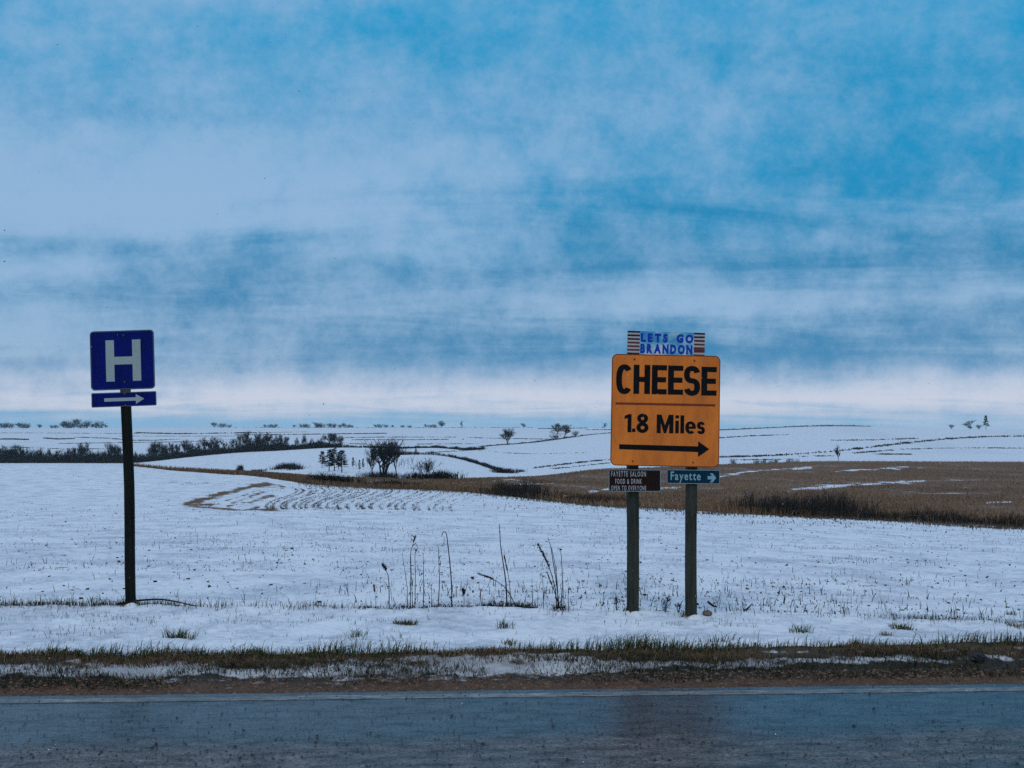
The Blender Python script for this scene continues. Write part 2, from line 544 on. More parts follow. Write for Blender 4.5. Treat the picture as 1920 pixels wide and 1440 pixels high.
# ------------------------------------------------------------------ terrain height
# each column: image column -> list of (depth in metres, height as the row it shows at in a level view)
COLS = {
    -400: [(12, 1138), (20, 1040), (30, 986), (41, 958), (50, 962), (60, 945), (80, 911), (110, 877), (130, 882), (200, 905), (300, 890), (430, 868), (520, 855), (650, 838), (800, 823), (1000, 812), (1300, 803)],
    0: [(12, 1140), (20, 1040), (30, 986), (41, 957), (50, 962), (60, 944), (80, 911), (110, 874), (130, 880), (200, 905), (300, 890), (430, 868), (520, 855), (650, 838), (800, 823), (1000, 812), (1300, 803)],
    250: [(12, 1138), (20, 1040), (30, 986), (41, 957), (50, 962), (60, 944), (80, 911), (110, 875), (130, 881), (200, 903), (300, 887), (430, 868), (520, 857), (650, 838), (800, 823), (1000, 812), (1300, 802.5)],
    320: [(12, 1139), (20, 1041), (30, 986), (41, 957), (50, 961), (60, 944), (80, 912), (106, 884), (114, 881), (130, 884), (200, 900), (300, 883), (380, 868), (430, 860), (500, 860), (650, 838), (800, 823), (1000, 811), (1300, 802)],
    480: [(12, 1142), (20, 1042), (30, 987), (41, 957), (50, 960), (60, 945), (80, 915), (100, 893), (112, 886), (130, 889), (200, 897), (300, 876), (380, 856), (430, 846), (500, 852), (650, 836), (800, 823), (1000, 810), (1300, 802)],
    640: [(12, 1143), (20, 1044), (30, 990), (41, 960), (50, 952), (60, 940), (75, 922), (90, 913), (105, 901), (118, 895), (135, 899), (200, 899), (280, 872), (350, 850), (400, 839), (460, 845), (600, 838), (800, 822), (1000, 809), (1300, 802)],
    800: [(12, 1145), (20, 1047), (30, 995), (41, 966), (50, 955), (60, 943), (80, 922), (90, 917), (110, 902), (122, 899), (140, 904), (200, 901), (280, 875), (350, 856), (400, 845), (450, 839), (500, 842), (650, 833), (800, 822), (1000, 810), (1300, 802)],
    960: [(12, 1147), (20, 1049), (30, 998), (41, 970), (60, 945), (78, 931), (100, 910), (118, 896), (140, 900), (220, 896), (300, 884), (400, 862), (500, 846), (600, 834), (680, 831), (800, 826), (1000, 811), (1300, 802)],
    1145: [(12, 1149), (20, 1051), (30, 1000), (41, 974), (55, 956), (70, 948), (90, 930), (110, 905), (135, 880), (160, 885), (250, 888), (350, 872), (450, 852), (600, 825), (700, 812), (800, 814), (1000, 806), (1300, 802)],
    1350: [(12, 1154), (20, 1056), (30, 1005), (41, 981), (52, 968), (63, 960), (80, 935), (110, 900), (150, 872), (180, 877), (280, 880), (400, 864), (500, 842), (600, 822), (700, 807), (780, 806), (1000, 810), (1300, 806)],
    1560: [(12, 1160), (20, 1062), (30, 1012), (41, 988), (55, 974), (62, 970), (80, 940), (110, 903), (160, 866), (200, 873), (300, 878), (420, 862), (520, 838), (620, 815), (720, 799), (800, 802), (1000, 808), (1300, 807)],
    1900: [(12, 1172), (20, 1075), (30, 1024), (41, 1004), (50, 993), (56, 988), (75, 950), (110, 903), (165, 867), (200, 874), (300, 880), (420, 861), (520, 842), (620, 822), (750, 806), (850, 805), (1000, 807), (1300, 806)],
    2400: [(12, 1185), (20, 1090), (30, 1036), (41, 1012), (50, 1000), (56, 994), (75, 953), (110, 905), (165, 868), (200, 874), (300, 880), (420, 861), (520, 842), (620, 824), (750, 808), (850, 806), (1000, 807), (1300, 806)],
}


def pchip(xk, yk, x):
    xk = np.asarray(xk, float); yk = np.asarray(yk, float)
    h = np.diff(xk); d = np.diff(yk) / h
    m = np.zeros(len(xk))
    for i in range(1, len(xk) - 1):
        if d[i - 1] * d[i] > 0:
            w1 = 2 * h[i] + h[i - 1]; w2 = h[i] + 2 * h[i - 1]
            m[i] = (w1 + w2) / (w1 / d[i - 1] + w2 / d[i])
    m[0], m[-1] = d[0], d[-1]
    x = np.clip(x, xk[0], xk[-1])
    i = np.clip(np.searchsorted(xk, x) - 1, 0, len(h) - 1)
    t = (x - xk[i]) / h[i]
    return ((2 * t ** 3 - 3 * t ** 2 + 1) * yk[i] + (t ** 3 - 2 * t ** 2 + t) * h[i] * m[i]
            + (-2 * t ** 3 + 3 * t ** 2) * yk[i + 1] + (t ** 3 - t ** 2) * h[i] * m[i + 1])


LN0, LN1, NLN = math.log(12), math.log(2700), 900
_lny = np.linspace(LN0, LN1, NLN)
_cp = sorted(COLS)
_tab = []
for c in _cp:
    ys = [p[0] for p in COLS[c]] + [2700]
    zs = [CAM_Z - p[0] * (p[1] - 800) / FPX for p in COLS[c]]
    zs.append(zs[-1] - 3.0)
    _tab.append(pchip(np.log(ys), zs, _lny))
_tab = np.array(_tab)
NT = 281
_T0, _T1 = -400.0, 2400.0
_tpx = np.linspace(_T0, _T1, NT)
GRID = np.array([pchip(_cp, _tab[:, j], _tpx) for j in range(NLN)]).T      # NT x NLN
_k = np.exp(-0.5 * (np.arange(-6, 7) / 2.5) ** 2); _k /= _k.sum()
_pad = np.pad(GRID, ((6, 6), (0, 0)), mode='edge')
GRID = sum(_k[i] * _pad[i:i + NT] for i in range(13))

ROAD_S = 0.053


def road_v(x, y):
    return y - ROAD_S * x


def near_z(v):
    return np.interp(v, [-40, -2.5, -1.0, -0.3, 7.6, 7.78, 8.15, 8.5, 8.85, 9.05, 9.4, 12],
                     [-0.3, -0.25, -0.10, -0.035, -0.035, -0.05, -0.10, -0.06, 0.0, -0.01, -0.06, -0.2])


def Z(x, y, detail=True):
    x = np.asarray(x, float); y = np.asarray(y, float)
    r = np.hypot(x, y)
    dd = np.maximum(y, 0.35 * r)
    dd = np.maximum(dd, 1e-3)
    px = np.clip(960 + FPX * x / dd, _T0, _T1 - 1e-6)
    ly = np.clip(np.log(np.maximum(dd, 12.0)), LN0, LN1 - 1e-9)
    a = (px - _T0) / (_T1 - _T0) * (NT - 1); b = (ly - LN0) / (LN1 - LN0) * (NLN - 1)
    i = np.clip(a.astype(int), 0, NT - 2); j = np.clip(b.astype(int), 0, NLN - 2)
    fa, fb = a - i, b - j
    z = (GRID[i, j] * (1 - fa) + GRID[i + 1, j] * fa) * (1 - fb) + (GRID[i, j + 1] * (1 - fa) + GRID[i + 1, j + 1] * fa) * fb
    v = road_v(x, y)
    reach = 11.6 + 0.35 * np.maximum(np.abs(x) - 9, 0)
    w = smooth01(9.3, reach, v)
    zz = near_z(np.minimum(v, 12.0)) * (1 - w) + z * w
    if detail:
        f = smooth01(7.7, 8.6, v)
        nz = (fbm(x * 0.8, y * 0.8, 3, 3) - 0.5) * 0.05 + (fbm(x * 4, y * 6, 9, 4) - 0.5) * 0.06
        zz = zz + f * nz
        # little berm along the field edge where the posts stand
        zz = zz + 0.035 * np.exp(-((y - 12.1 - 0.25 * (fbm(x * 0.5, x * 0 + 3.3, 5, 3) - 0.5)) / 0.16) ** 2) * f
    return zz


def ray(px, py):
    u = (px - 960) / FPX; w = (720 - py) / FPX
    cp, sp = math.cos(PITCH), math.sin(PITCH)
    d = np.array([u, cp - w * sp, sp + w * cp])
    return d / d[1]


_marchy = np.exp(np.linspace(math.log(7.8), math.log(1500), 7000))


def hit(px, py, y0=7.8, y1=1500):
    """where the line of sight through a pixel first meets the ground beyond depth y0"""
    d = ray(px, py)
    ys = _marchy[(_marchy >= y0) & (_marchy <= y1)]
    zr = CAM_Z + d[2] * ys
    zg = Z(d[0] * ys, ys, False)
    k = np.nonzero(zr <= zg)[0]
    if len(k) == 0:                       # grazes over: nearest approach
        k = np.argmin(zr - zg)
    else:
        k = k[0]
    y = ys[k]
    return float(d[0] * y), float(y), float(Z(d[0] * y, y))


def at(px, y):
    """ground point at depth y in the direction of an image column"""
    x = (px - 960) / FPX * y
    return float(x), float(y), float(Z(x, y))


def top_h(px, py_top, y, zb):
    d = ray(px, py_top)
    return CAM_Z + d[2] * y - zb


def project(x, y, z):
    cp, sp = math.cos(PITCH), math.sin(PITCH)
    dz = z - CAM_Z
    dep = y * cp + dz * sp
    up = -y * sp + dz * cp
    return 960 + FPX * x / dep, 720 - FPX * up / dep


# ------------------------------------------------------------------ terrain mesh
EDGE_PX = [-400, 0, 250, 300, 480, 560, 640, 800, 960, 1145, 1350, 1560, 1900, 2400]
EDGE_Y = [114, 114, 114, 110, 100, 93, 90, 88, 78, 68, 62, 61, 55, 53]
TOP_Y = [120, 120, 120, 118, 116, 121, 126, 130, 132, 150, 170, 185, 190, 195]


def seg_dist(px, py, pts, sy=1.0):
    d = np.full(px.shape, 1e9)
    for (ax, ay), (bx, by) in zip(pts[:-1], pts[1:]):
        vx, vy = bx - ax, (by - ay) * sy
        wx, wy = px - ax, (py - ay) * sy
        t = np.clip((wx * vx + wy * vy) / (vx * vx + vy * vy + 1e-9), 0, 1)
        d = np.minimum(d, np.hypot(wx - t * vx, wy - t * vy))
    return d


def build_terrain():
    az_in = np.linspace(R(-28), R(28), 600)
    az_out = np.linspace(R(28), R(360 - 28), 120)[1:-1]
    az = np.concatenate([az_in, az_out])
    rr = np.concatenate([np.array([0.2, 1, 2.5, 4.5]), np.exp(np.arange(math.log(6.2), math.log(16), 0.0048)),
                         np.exp(np.arange(math.log(16), math.log(130), 0.0075)),
                         np.exp(np.arange(math.log(130), math.log(1700), 0.0095)), np.array([1720.0])])
    A, RR = np.meshgrid(az, rr)
    X = RR * np.sin(A); Y = RR * np.cos(A)
    Zv = Z(X, Y)
    nr, na = X.shape
    V = np.stack([X.ravel(), Y.ravel(), Zv.ravel()], 1)
    idx = np.arange(nr * na).reshape(nr, na)
    a = idx[:-1, :]; b = idx[1:, :]
    quads = np.stack([a, np.roll(a, -1, 1), np.roll(b, -1, 1), b], -1).reshape(-1, 4)
    quads = quads[:, ::-1]
    x, y, z = V[:, 0], V[:, 1], V[:, 2]
    v = road_v(x, y)
    n = len(x)
    bare = np.zeros(n)
    col = np.tile(np.array([0.15, 0.10, 0.06]), (n, 1))
    fr = (y > 3)
    yy = np.where(fr, y, 3)
    pxl = 960 + FPX * x / yy
    # --- roadside: gravel shoulder, then matted grass with dirty snow
    big = fbm(x * 0.55, y * 1.6, 21, 4)
    sm = fbm(x * 4.0, y * 12.0, 31, 5, 0.62)
    grav = smooth01(8.40, 8.22, v + (sm - 0.5) * 0.18) * smooth01(-1.5, 0.0, v)
    bank = smooth01(8.15, 8.35, v) * smooth01(9.12, 9.0, v + (sm - 0.5) * 0.1)
    mat = 0.70 + 1.2 * (big - 0.5) + 1.1 * (sm - 0.5)
    mat = mat + 0.7 * np.exp(-((v - 8.95) / 0.09) ** 2) + 0.12 * np.exp(-((v - 8.36) / 0.10) ** 2) - 0.40 * np.exp(-((v - 8.60 - 0.12 * (big - 0.5)) / 0.09) ** 2)
    bare = np.where(bank > 0.01, np.clip(mat, 0, 1) * bank, bare)
    bare = np.maximum(bare, grav)
    straw = np.clip(smooth01(8.55, 8.9, v), 0, 1)[:, None]
    near = v < 9.3
    c_bank = np.array([0.036, 0.031, 0.024]) * (1 - straw) + np.array([0.080, 0.055, 0.034]) * straw
    c_grav = np.array([0.125, 0.072, 0.047])
    g = grav[:, None]
    col = np.where(near[:, None], c_bank * (1 - g) + c_grav * g, col)
    # --- grass line along the field edge
    fe = np.exp(-((y - 12.15) / 0.22) ** 2) * smooth01(0.40, 0.62, fbm(x * 0.45, y * 0 + 1.2, 44, 3) + 0.25 * (sm - 0.5))
    fe = fe * (np.abs(x) < 40)
    bare = np.maximum(bare, np.where(v > 9.6, fe * 0.62, 0))
    col = np.where((fe > 0.05)[:, None] & (v > 9.6)[:, None], np.array([0.050, 0.045, 0.026]), col)
    # --- tan grassland in the dip beyond the field
    ye = np.interp(pxl, EDGE_PX, EDGE_Y); yt = np.interp(pxl, EDGE_PX, TOP_Y)
    ed = (fbm(x * 0.35, y * 0.35, 51, 4) - 0.5) * 5
    br = smooth01(-1.0, 1.0, y - ye + ed * 0.35) * smooth01(8, -8, y - yt + ed)
    br = np.where(fr, br, 0)
    ppx, ppy = project(x, np.maximum(y, 3), z)
    patches = [([(1060, 930), (1100, 924), (1145, 917), (1200, 912)], 3.0), ([(1345, 893), (1385, 887), (1430, 881), (1520, 877)], 2.2),
               ([(1480, 921), (1520, 915), (1570, 911), (1640, 907), (1730, 901)], 4.2), ([(1560, 884), (1640, 880), (1700, 877)], 2.4),
               ([(925, 901), (960, 899), (1000, 905)], 1.8), ([(930, 908), (1040, 906)], 1.3),
               ([(1850, 943), (1930, 940)], 2.0), ([(1590, 972), (1640, 975)], 3.0),
               ([(1700, 966), (1750, 968)], 3.0), ([(1220, 917), (1300, 912)], 1.6), ([(690, 903), (760, 905)], 0.9), ([(600, 900), (620, 900)], 0.9)]
    zone = br > 0.3
    for pts, w in patches:
        d = seg_dist(ppx[zone], ppy[zone] + (fbm(x[zone] * 0.3, y[zone] * 0.3, 77, 3) - 0.5) * 4, pts, 1.6)
        br[zone] = br[zone] * (1 - np.clip(4.0 * (fbm(x[zone] * 0.7, y[zone] * 0.5, 78, 5, 0.65) - 0.36), 0, 0.95) * np.exp(-(d / (w * 1.1)) ** 2))
    uu = y - 0.18 * x + 3.0 * (fbm(x * 0.03, y * 0.03, 66, 3) - 0.5)
    rows_ = fbm(x * 0.04, uu * 0.55, 67, 4, 0.6)
    br2 = br * np.clip(0.80 + 0.6 * (fbm(x * 0.22, y * 0.22, 61, 5) - 0.5) - 0.4 * np.clip(rows_ - 0.56, 0, 1) * smooth01(60, 95, y), 0, 1)
    bare = np.where(br > 0.02, np.maximum(bare, br2), bare)
    t = np.clip(fbm(x * 0.08, y * 0.08, 71, 4) * 1.6 - 0.3, 0, 1)[:, None]
    cb = np.array([0.150, 0.076, 0.037]) * (1 - t) + np.array([0.205, 0.112, 0.058]) * t
    col = np.where((br > 0.02)[:, None], cb, col)
    # --- washed-out soil strip with tractor tracks in the snow field
    soil = [([(349, 947), (372, 938), (410, 929), (450, 918), (475, 910), (500, 908)], 3.6, 1.0), ([(352, 948), (400, 953), (440, 956), (520, 956)], 2.2, 0.8),
            ([(428, 950), (442, 942), (470, 930), (505, 921), (536, 914), (520, 909), (490, 907)], 1.7, 0.8), ([(482, 951), (470, 944), (480, 936), (508, 929)], 3.2, 0.75),
            ([(352, 947), (395, 946)], 4.0, 0.9), ([(200, 906), (330, 905), (470, 908)], 0.8, 0.55), ([(405, 946), (430, 936), (470, 924), (500, 915)], 1.3, 0.6),
            ([(445, 953), (455, 945), (480, 935)], 1.4, 0.6), ([(455, 912), (490, 914), (520, 913)], 1.8, 0.6)]
    zone = fr & (y > 40.5) & (y < 100) & (pxl > 150) & (pxl < 620)
    wob = (fbm(x[zone] * 0.6, y[zone] * 0.6, 81, 4) - 0.5) * 7
    b = np.zeros(zone.sum())
    for pts, w, s in soil:
        d = seg_dist(ppx[zone] + wob * 2, ppy[zone] + wob * 0.5, pts, 2.0)
        b = np.maximum(b, s * np.exp(-(d / (w * 3.0)) ** 1.4))
    bz = bare[zone]
    col[zone] = np.where((b > 0.1)[:, None], np.array([0.155, 0.085, 0.045]), col[zone])
    b = b * np.clip(2.2 * fbm(x[zone] * 1.6, y[zone] * 0.5, 83, 5, 0.65) - 0.08, 0, 1.4)
    bare[zone] = np.maximum(bz, b * 0.85)
    # --- long thin tractor lines and wind-thinned snow on the far slopes
    thin = fbm(x * 0.02, y * 0.006, 91, 5)
    far = smooth01(250, 420, y)
    far_b = far * np.clip((thin - 0.50) * 1.7, 0, 0.34)
    col = np.where(((far_b > 0.01) & (br < 0.05))[:, None], np.array([0.14, 0.125, 0.10]), col)
    bare = np.maximum(bare, far_b)
    # stubble showing through the near field
    nf = smooth01(12.6, 14, y) * smooth01(118, 100, y) * (br < 0.05)
    st = np.clip((fbm(x * 2.6, y * 1.1, 95, 4) - 0.60) * 1.4, 0, 0.30) * nf
    bare = np.maximum(bare, st)
    col = np.where(((st > 0.01) & (bare <= st + 1e-6))[:, None], np.array([0.10, 0.085, 0.06]), col)
    dirt = np.where(near, smooth01(9.15, 8.8, v) * np.clip(0.45 + 1.2 * (sm - 0.4), 0.15, 1), 0)
    me = np_mesh('ground', V, quads=quads, mat=M_TERRAIN, smooth=True, attrs={'bare': bare, 'dirt': dirt}, cols={'gcol': col})
    o = link('ground', me)
    tag(o, 'snow covered rolling farmland with a tan grassy dip', None, None, 'structure')
    return o


ground = build_terrain()

# ------------------------------------------------------------------ road
RA = math.atan(ROAD_S)


def strip(name, v0, v1, z, mat, parent=None, seg=80, half=1600, x0=None, x1=None):
    xs = np.linspace(-half, half, seg + 1) if x0 is None else np.array([x0, x1])
    V = [p for x in xs for p in ((x, v0, z), (x, v1, z), (x, v0, z - 0.006), (x, v1, z - 0.006))]
    F = []
    for i in range(len(xs) - 1):
        a, b = 4 * i, 4 * i + 4
        F += [(a, b, b + 1, a + 1), (a + 2, b + 2, b, a), (a + 1, b + 1, b + 3, a + 3)]
    return link(name, mesh(name, V, F, mat), parent)


road = strip('road', -0.15, 7.62, 0.0, M_ASPHALT)
# give the asphalt a ragged thickness on its outer edge
road.rotation_euler = (0, 0, RA)
tag(road, 'wet dark asphalt road with a worn white edge line', None, None, 'structure')
strip('edge_line', 7.42, 7.525, 0.003, M_LINE, road)
strip('edge_line', -0.02, 0.11, 0.003, M_LINE, road)
strip('centre_line', 3.62, 3.72, 0.003, M_YELLOW, road)
strip('centre_line', 3.82, 3.92, 0.003, M_YELLOW, road)


# ------------------------------------------------------------------ signs
def rounded_plate(w, h, r, t, seg=7):
    """plate in the local x-z plane, front face at y = -t/2, origin at its centre"""
    pts = []
    for cx, cz, a0 in ((w / 2 - r, h / 2 - r, 0), (-w / 2 + r, h / 2 - r, 90), (-w / 2 + r, -h / 2 + r, 180), (w / 2 - r, -h / 2 + r, 270)):
        for k in range(seg + 1):
            a = R(a0 + 90 * k / seg)
            pts.append((cx + r * math.cos(a), cz + r * math.sin(a)))
    n = len(pts)
    V = [(x, -t / 2, z) for x, z in pts] + [(x, t / 2, z) for x, z in pts]
    F = [tuple(range(n - 1, -1, -1)), tuple(range(n, 2 * n))]
    F += [(i, (i + 1) % n, n + (i + 1) % n, n + i) for i in range(n)]
    return V, F, pts


def ring(outer, inner, y0, t):
    n = len(outer)
    V = [(x, y0 - t, z) for x, z in outer] + [(x, y0 - t, z) for x, z in inner]
    F = [(i, n + i, n + (i + 1) % n, (i + 1) % n) for i in range(n)]
    return V, F


def prism(poly, y0, t):
    """polygon (x, z) raised by t in front of y0 (towards -y)"""
    n = len(poly)
    ar = sum(poly[i][0] * poly[(i + 1) % n][1] - poly[(i + 1) % n][0] * poly[i][1] for i in range(n))
    if ar < 0:
        poly = poly[::-1]
    V = [(x, y0 - t, z) for x, z in poly] + [(x, y0, z) for x, z in poly]
    F = [tuple(range(n))] + [(i, n + i, n + (i + 1) % n, (i + 1) % n) for i in range(n)]
    return V, F


def ribbon(pts, wx, wy, y0, t, closed=False):
    """thick brush stroke along pts with stem width wx for upright and wy for level parts"""
    n = len(pts)
    L_, R_ = [], []
    for i in range(n):
        a = pts[(i - 1) % n] if (closed or i > 0) else pts[i]
        b = pts[(i + 1) % n] if (closed or i < n - 1) else pts[i]
        dx, dz = b[0] - a[0], b[1] - a[1]
        l = math.hypot(dx, dz) + 1e-9
        nx, nz = -dz / l, dx / l
        L_.append((pts[i][0] + nx * wx / 2, pts[i][1] + nz * wy / 2))
        R_.append((pts[i][0] - nx * wx / 2, pts[i][1] - nz * wy / 2))
    V = [(x, y0 - t, z) for x, z in L_] + [(x, y0 - t, z) for x, z in R_]
    V += [(x, y0, z) for x, z in L_] + [(x, y0, z) for x, z in R_]
    F = []
    for i in range(n if closed else n - 1):
        j = (i + 1) % n
        F += [(i, n + i, n + j, j), (i, j, 2 * n + j, 2 * n + i), (n + i, 3 * n + i, 3 * n + j, n + j)]
    if not closed:
        F += [(0, 2 * n, 3 * n, n), (n - 1, 2 * n - 1, 4 * n - 1, 3 * n - 1)]
    return V, F


def join(parts):
    V, F = [], []
    for v, f in parts:
        o = len(V)
        V += list(v)
        F += [tuple(i + o for i in ff) for ff in f]
    return V, F


def arc(cx, cz, rx, rz, a0, a1, n=18, p=1.0):
    out = []
    for k in range(n + 1):
        a = R(a0 + (a1 - a0) * k / n)
        c, s = math.cos(a), math.sin(a)
        out.append((cx + rx * math.copysign(abs(c) ** p, c), cz + rz * math.copysign(abs(s) ** p, s)))
    return out


def glyph_poly(ch, x0, z0, w, h, sx, sz):
    """bold sans letters as polygons: box x0..x0+w, z0..z0+h, stem sx, bar sz -> list of ('poly'|'ribbon', ...)"""
    x1, z1 = x0 + w, z0 + h
    if ch == 'H':
        zm = (z0 + z1) / 2
        return [('p', [(x0, z0), (x0 + sx, z0), (x0 + sx, zm - sz / 2), (x1 - sx, zm - sz / 2), (x1 - sx, z0), (x1, z0), (x1, z1), (x1 - sx, z1), (x1 - sx, zm + sz / 2), (x0 + sx, zm + sz / 2), (x0 + sx, z1), (x0, z1)])]
    if ch == 'E':
        zm = (z0 + z1) / 2
        return [('p', [(x0, z0), (x1, z0), (x1, z0 + sz), (x0 + sx, z0 + sz), (x0 + sx, zm - sz / 2), (x1 - w * .05, zm - sz / 2), (x1 - w * .05, zm + sz / 2), (x0 + sx, zm + sz / 2), (x0 + sx, z1 - sz), (x1, z1 - sz), (x1, z1), (x0, z1)])]
    if ch == 'C':
        return [('r', arc((x0 + x1) / 2, (z0 + z1) / 2, w / 2 - sx / 2, h / 2 - sz / 2, 42, 318, 30, 0.8), sx, sz, False)]
    if ch in 'Ss':
        rx, rz = w / 2 - sx / 2, (h - sz) / 4
        cx = (x0 + x1) / 2
        top = arc(cx, z1 - sz / 2 - rz, rx, rz, 15, 255, 16, 0.85)
        bot = arc(cx, z0 + sz / 2 + rz, rx, rz, 75, -165, 16, 0.85)
        return [('r', top + bot, sx, sz, False)]
    if ch == '1':
        return [('p', [(x1 - sx, z0), (x1, z0), (x1, z1), (x1 - sx * .75, z1), (x0, z1 - h * .10), (x0, z1 - h * .28), (x1 - sx, z1 - h * .22)])]
    if ch == '.':
        return [('p', [(x0, z0), (x1, z0), (x1, z1), (x0, z1)])]
    if ch == '8':
        cx = (x0 + x1) / 2
        zs = z0 + h * .53
        return [('r', arc(cx, (zs + z1) / 2 - sz * .1, w * .46 - sx / 2, (z1 - zs) / 2 - sz * .35, 0, 345, 24), sx * .95, sz * .9, True),
                ('r', arc(cx, (z0 + zs) / 2, w / 2 - sx / 2, (zs - z0) / 2 - sz * .4, 0, 345, 24), sx, sz, True)]
    if ch == 'M':
        xm = (x0 + x1) / 2
        return [('p', [(x0, z0), (x0 + sx, z0), (x0 + sx, z0 + h * .55), (xm - sx * .28, z0), (xm + sx * .28, z0), (x1 - sx, z0 + h * .55), (x1 - sx, z0), (x1, z0), (x1, z1), (x1 - sx * 1.15, z1), (xm, z0 + h * .42), (x0 + sx * 1.15, z1), (x0, z1)])]
    if ch == 'i':
        return [('p', [(x0, z0), (x1, z0), (x1, z0 + h * .70), (x0, z0 + h * .70)]), ('p', [(x0, z1 - h * .17), (x1, z1 - h * .17), (x1, z1), (x0, z1)])]
    if ch == 'l':
        return [('p', [(x0, z0), (x1, z0), (x1, z1), (x0, z1)])]
    if ch == 'e':
        cx, cz = (x0 + x1) / 2, (z0 + z1) / 2
        return [('r', arc(cx, cz, w / 2 - sx / 2, h / 2 - sz / 2, -8, -8 + 322, 26, 0.9), sx, sz, False),
                ('p', [(x0 + sx * .6, cz - sz * .42), (x1 - sx * .15, cz - sz * .42), (x1 - sx * .15, cz + sz * .42), (x0 + sx * .6, cz + sz * .42)])]


def glyph_mesh(ch, box, stem, bar, y0, mat, t=0.0015):
    x0, z0, w, h = box
    parts = []
    for k, g in enumerate(glyph_poly(ch, x0, z0, w, h, stem, bar)):
        tt = t + 0.0004 * k
        parts.append(prism(g[1], y0, tt) if g[0] == 'p' else ribbon(g[1], g[2], g[3], y0, tt, g[4]))
    V, F = join(parts)
    return mesh('letter', V, F, mat)


_font_cache = {}


def font_glyph(ch, off):
    """glyph of the built-in font, normalised to a unit box: (verts, faces)"""
    k = (ch, off)
    if k not in _font_cache:
        cu = bpy.data.curves.new('glyph', 'FONT')
        cu.body = ch
        cu.size = 1.0
        cu.offset = off
        cu.extrude = 0.5
        cu.resolution_u = 3
        ob = bpy.data.objects.new('glyph', cu)
        C.objects.link(ob)
        dg = bpy.context.evaluated_depsgraph_get()
        me = bpy.data.meshes.new_from_object(ob.evaluated_get(dg))
        V = np.array([tuple(v.co) for v in me.vertices])
        F = [tuple(p.vertices) for p in me.polygons]
        bpy.data.objects.remove(ob); bpy.data.curves.remove(cu); bpy.data.meshes.remove(me)
        lo, hi = V.min(0), V.max(0)
        adv = hi[0] - lo[0]
        _font_cache[k] = (V, F, lo, hi)
    return _font_cache[k]


def text_letters(s, x0, x1, z0, z1, y0, mat, parent, off=0.02, gap=0.10, space=0.42, t=0.0012):
    """one line of lettering fitted into the box, each letter its own small raised mesh"""
    caps = font_glyph('H', off)
    ch_h = caps[3][1] - caps[2][1]
    pen, items = 0.0, []
    for ch in s:
        if ch == ' ':
            pen += space
            continue
        V, F, lo, hi = font_glyph(ch, off)
        items.append((ch, pen, V, F, lo, hi))
        pen += hi[0] - lo[0] + gap
    total = pen - gap
    sx = (x1 - x0) / total
    base_lo = caps[2][1]
    sz = (z1 - z0) / ch_h
    for ch, p, V, F, lo, hi in items:
        W = np.zeros_like(V)
        W[:, 0] = x0 + (p + V[:, 0] - lo[0]) * sx
        W[:, 2] = z0 + (V[:, 1] - base_lo) * sz
        W[:, 1] = np.where(V[:, 2] > 0, y0 - t, y0)
        link('letter', mesh('letter', W, F, mat), parent)


def plate(name, parent, w, h, r, t, face, rim, centre, rot, rim_w=0.012, rim_in=0.0, back=True):
    V, F, pts = rounded_plate(w, h, r, t)
    me = mesh(name, V, F, face)
    if back:
        me.materials.append(M_ALU)
        me.polygons[1].material_index = 1
    o = link(name, me, parent, centre, (0, rot, 0))
    if rim:
        V2, F2, p1 = rounded_plate(w - 2 * rim_in - 0.002, h - 2 * rim_in - 0.002, max(r - rim_in, 0.004), t)
        V3, F3, p2 = rounded_plate(w - 2 * rim_in - 2 * rim_w, h - 2 * rim_in - 2 * rim_w, max(r - rim_in - rim_w, 0.003), t)
        RV, RF = ring(p1, p2, -t / 2, 0.0012)
        link('border', mesh('border', RV, [f[::-1] for f in RF], rim), o)
    return o


def bolt(parent, x, y, z, r=0.012):
    V, F = [], []
    n = 6
    for k in range(n):
        a = k * math.tau / n
        V.append((r * math.cos(a), -0.008, r * math.sin(a)))
    for k in range(n):
        a = k * math.tau / n
        V.append((r * 1.25 * math.cos(a), 0, r * 1.25 * math.sin(a)))
    F = [tuple(range(n))] + [(k, n + k, n + (k + 1) % n, (k + 1) % n) for k in range(n)]
    return link('bolt', mesh('bolt', V, F, M_BOLT), parent, (x, y, z))


def timber(w, d, h, seed, bend=0.006, below=0.35, seg=14):
    """squared timber post, slightly uneven, with worn edges"""
    rr = random.Random(seed)
    V, F = [], []
    c = 0.012
    prof = [(-w / 2 + c, -d / 2), (w / 2 - c, -d / 2), (w / 2, -d / 2 + c), (w / 2, d / 2 - c), (w / 2 - c, d / 2), (-w / 2 + c, d / 2), (-w / 2, d / 2 - c), (-w / 2, -d / 2 + c)]
    for i in range(seg + 1):
        z = -below + (h + below) * i / seg
        ox, oy = bend * math.sin(i * 0.7 + seed), bend * math.cos(i * 0.5 + seed)
        for x, y in prof:
            V.append((x * (1 + rr.uniform(-.02, .02)) + ox, y * (1 + rr.uniform(-.02, .02)) + oy, z + (rr.uniform(-.006, .006) if i == seg else 0)))
    n = 8
    for i in range(seg):
        for k in range(n):
            F.append((i * n + k, i * n + (k + 1) % n, (i + 1) * n + (k + 1) % n, (i + 1) * n + k))
    F.append(tuple(seg * n + k for k in range(n)))
    return V, F


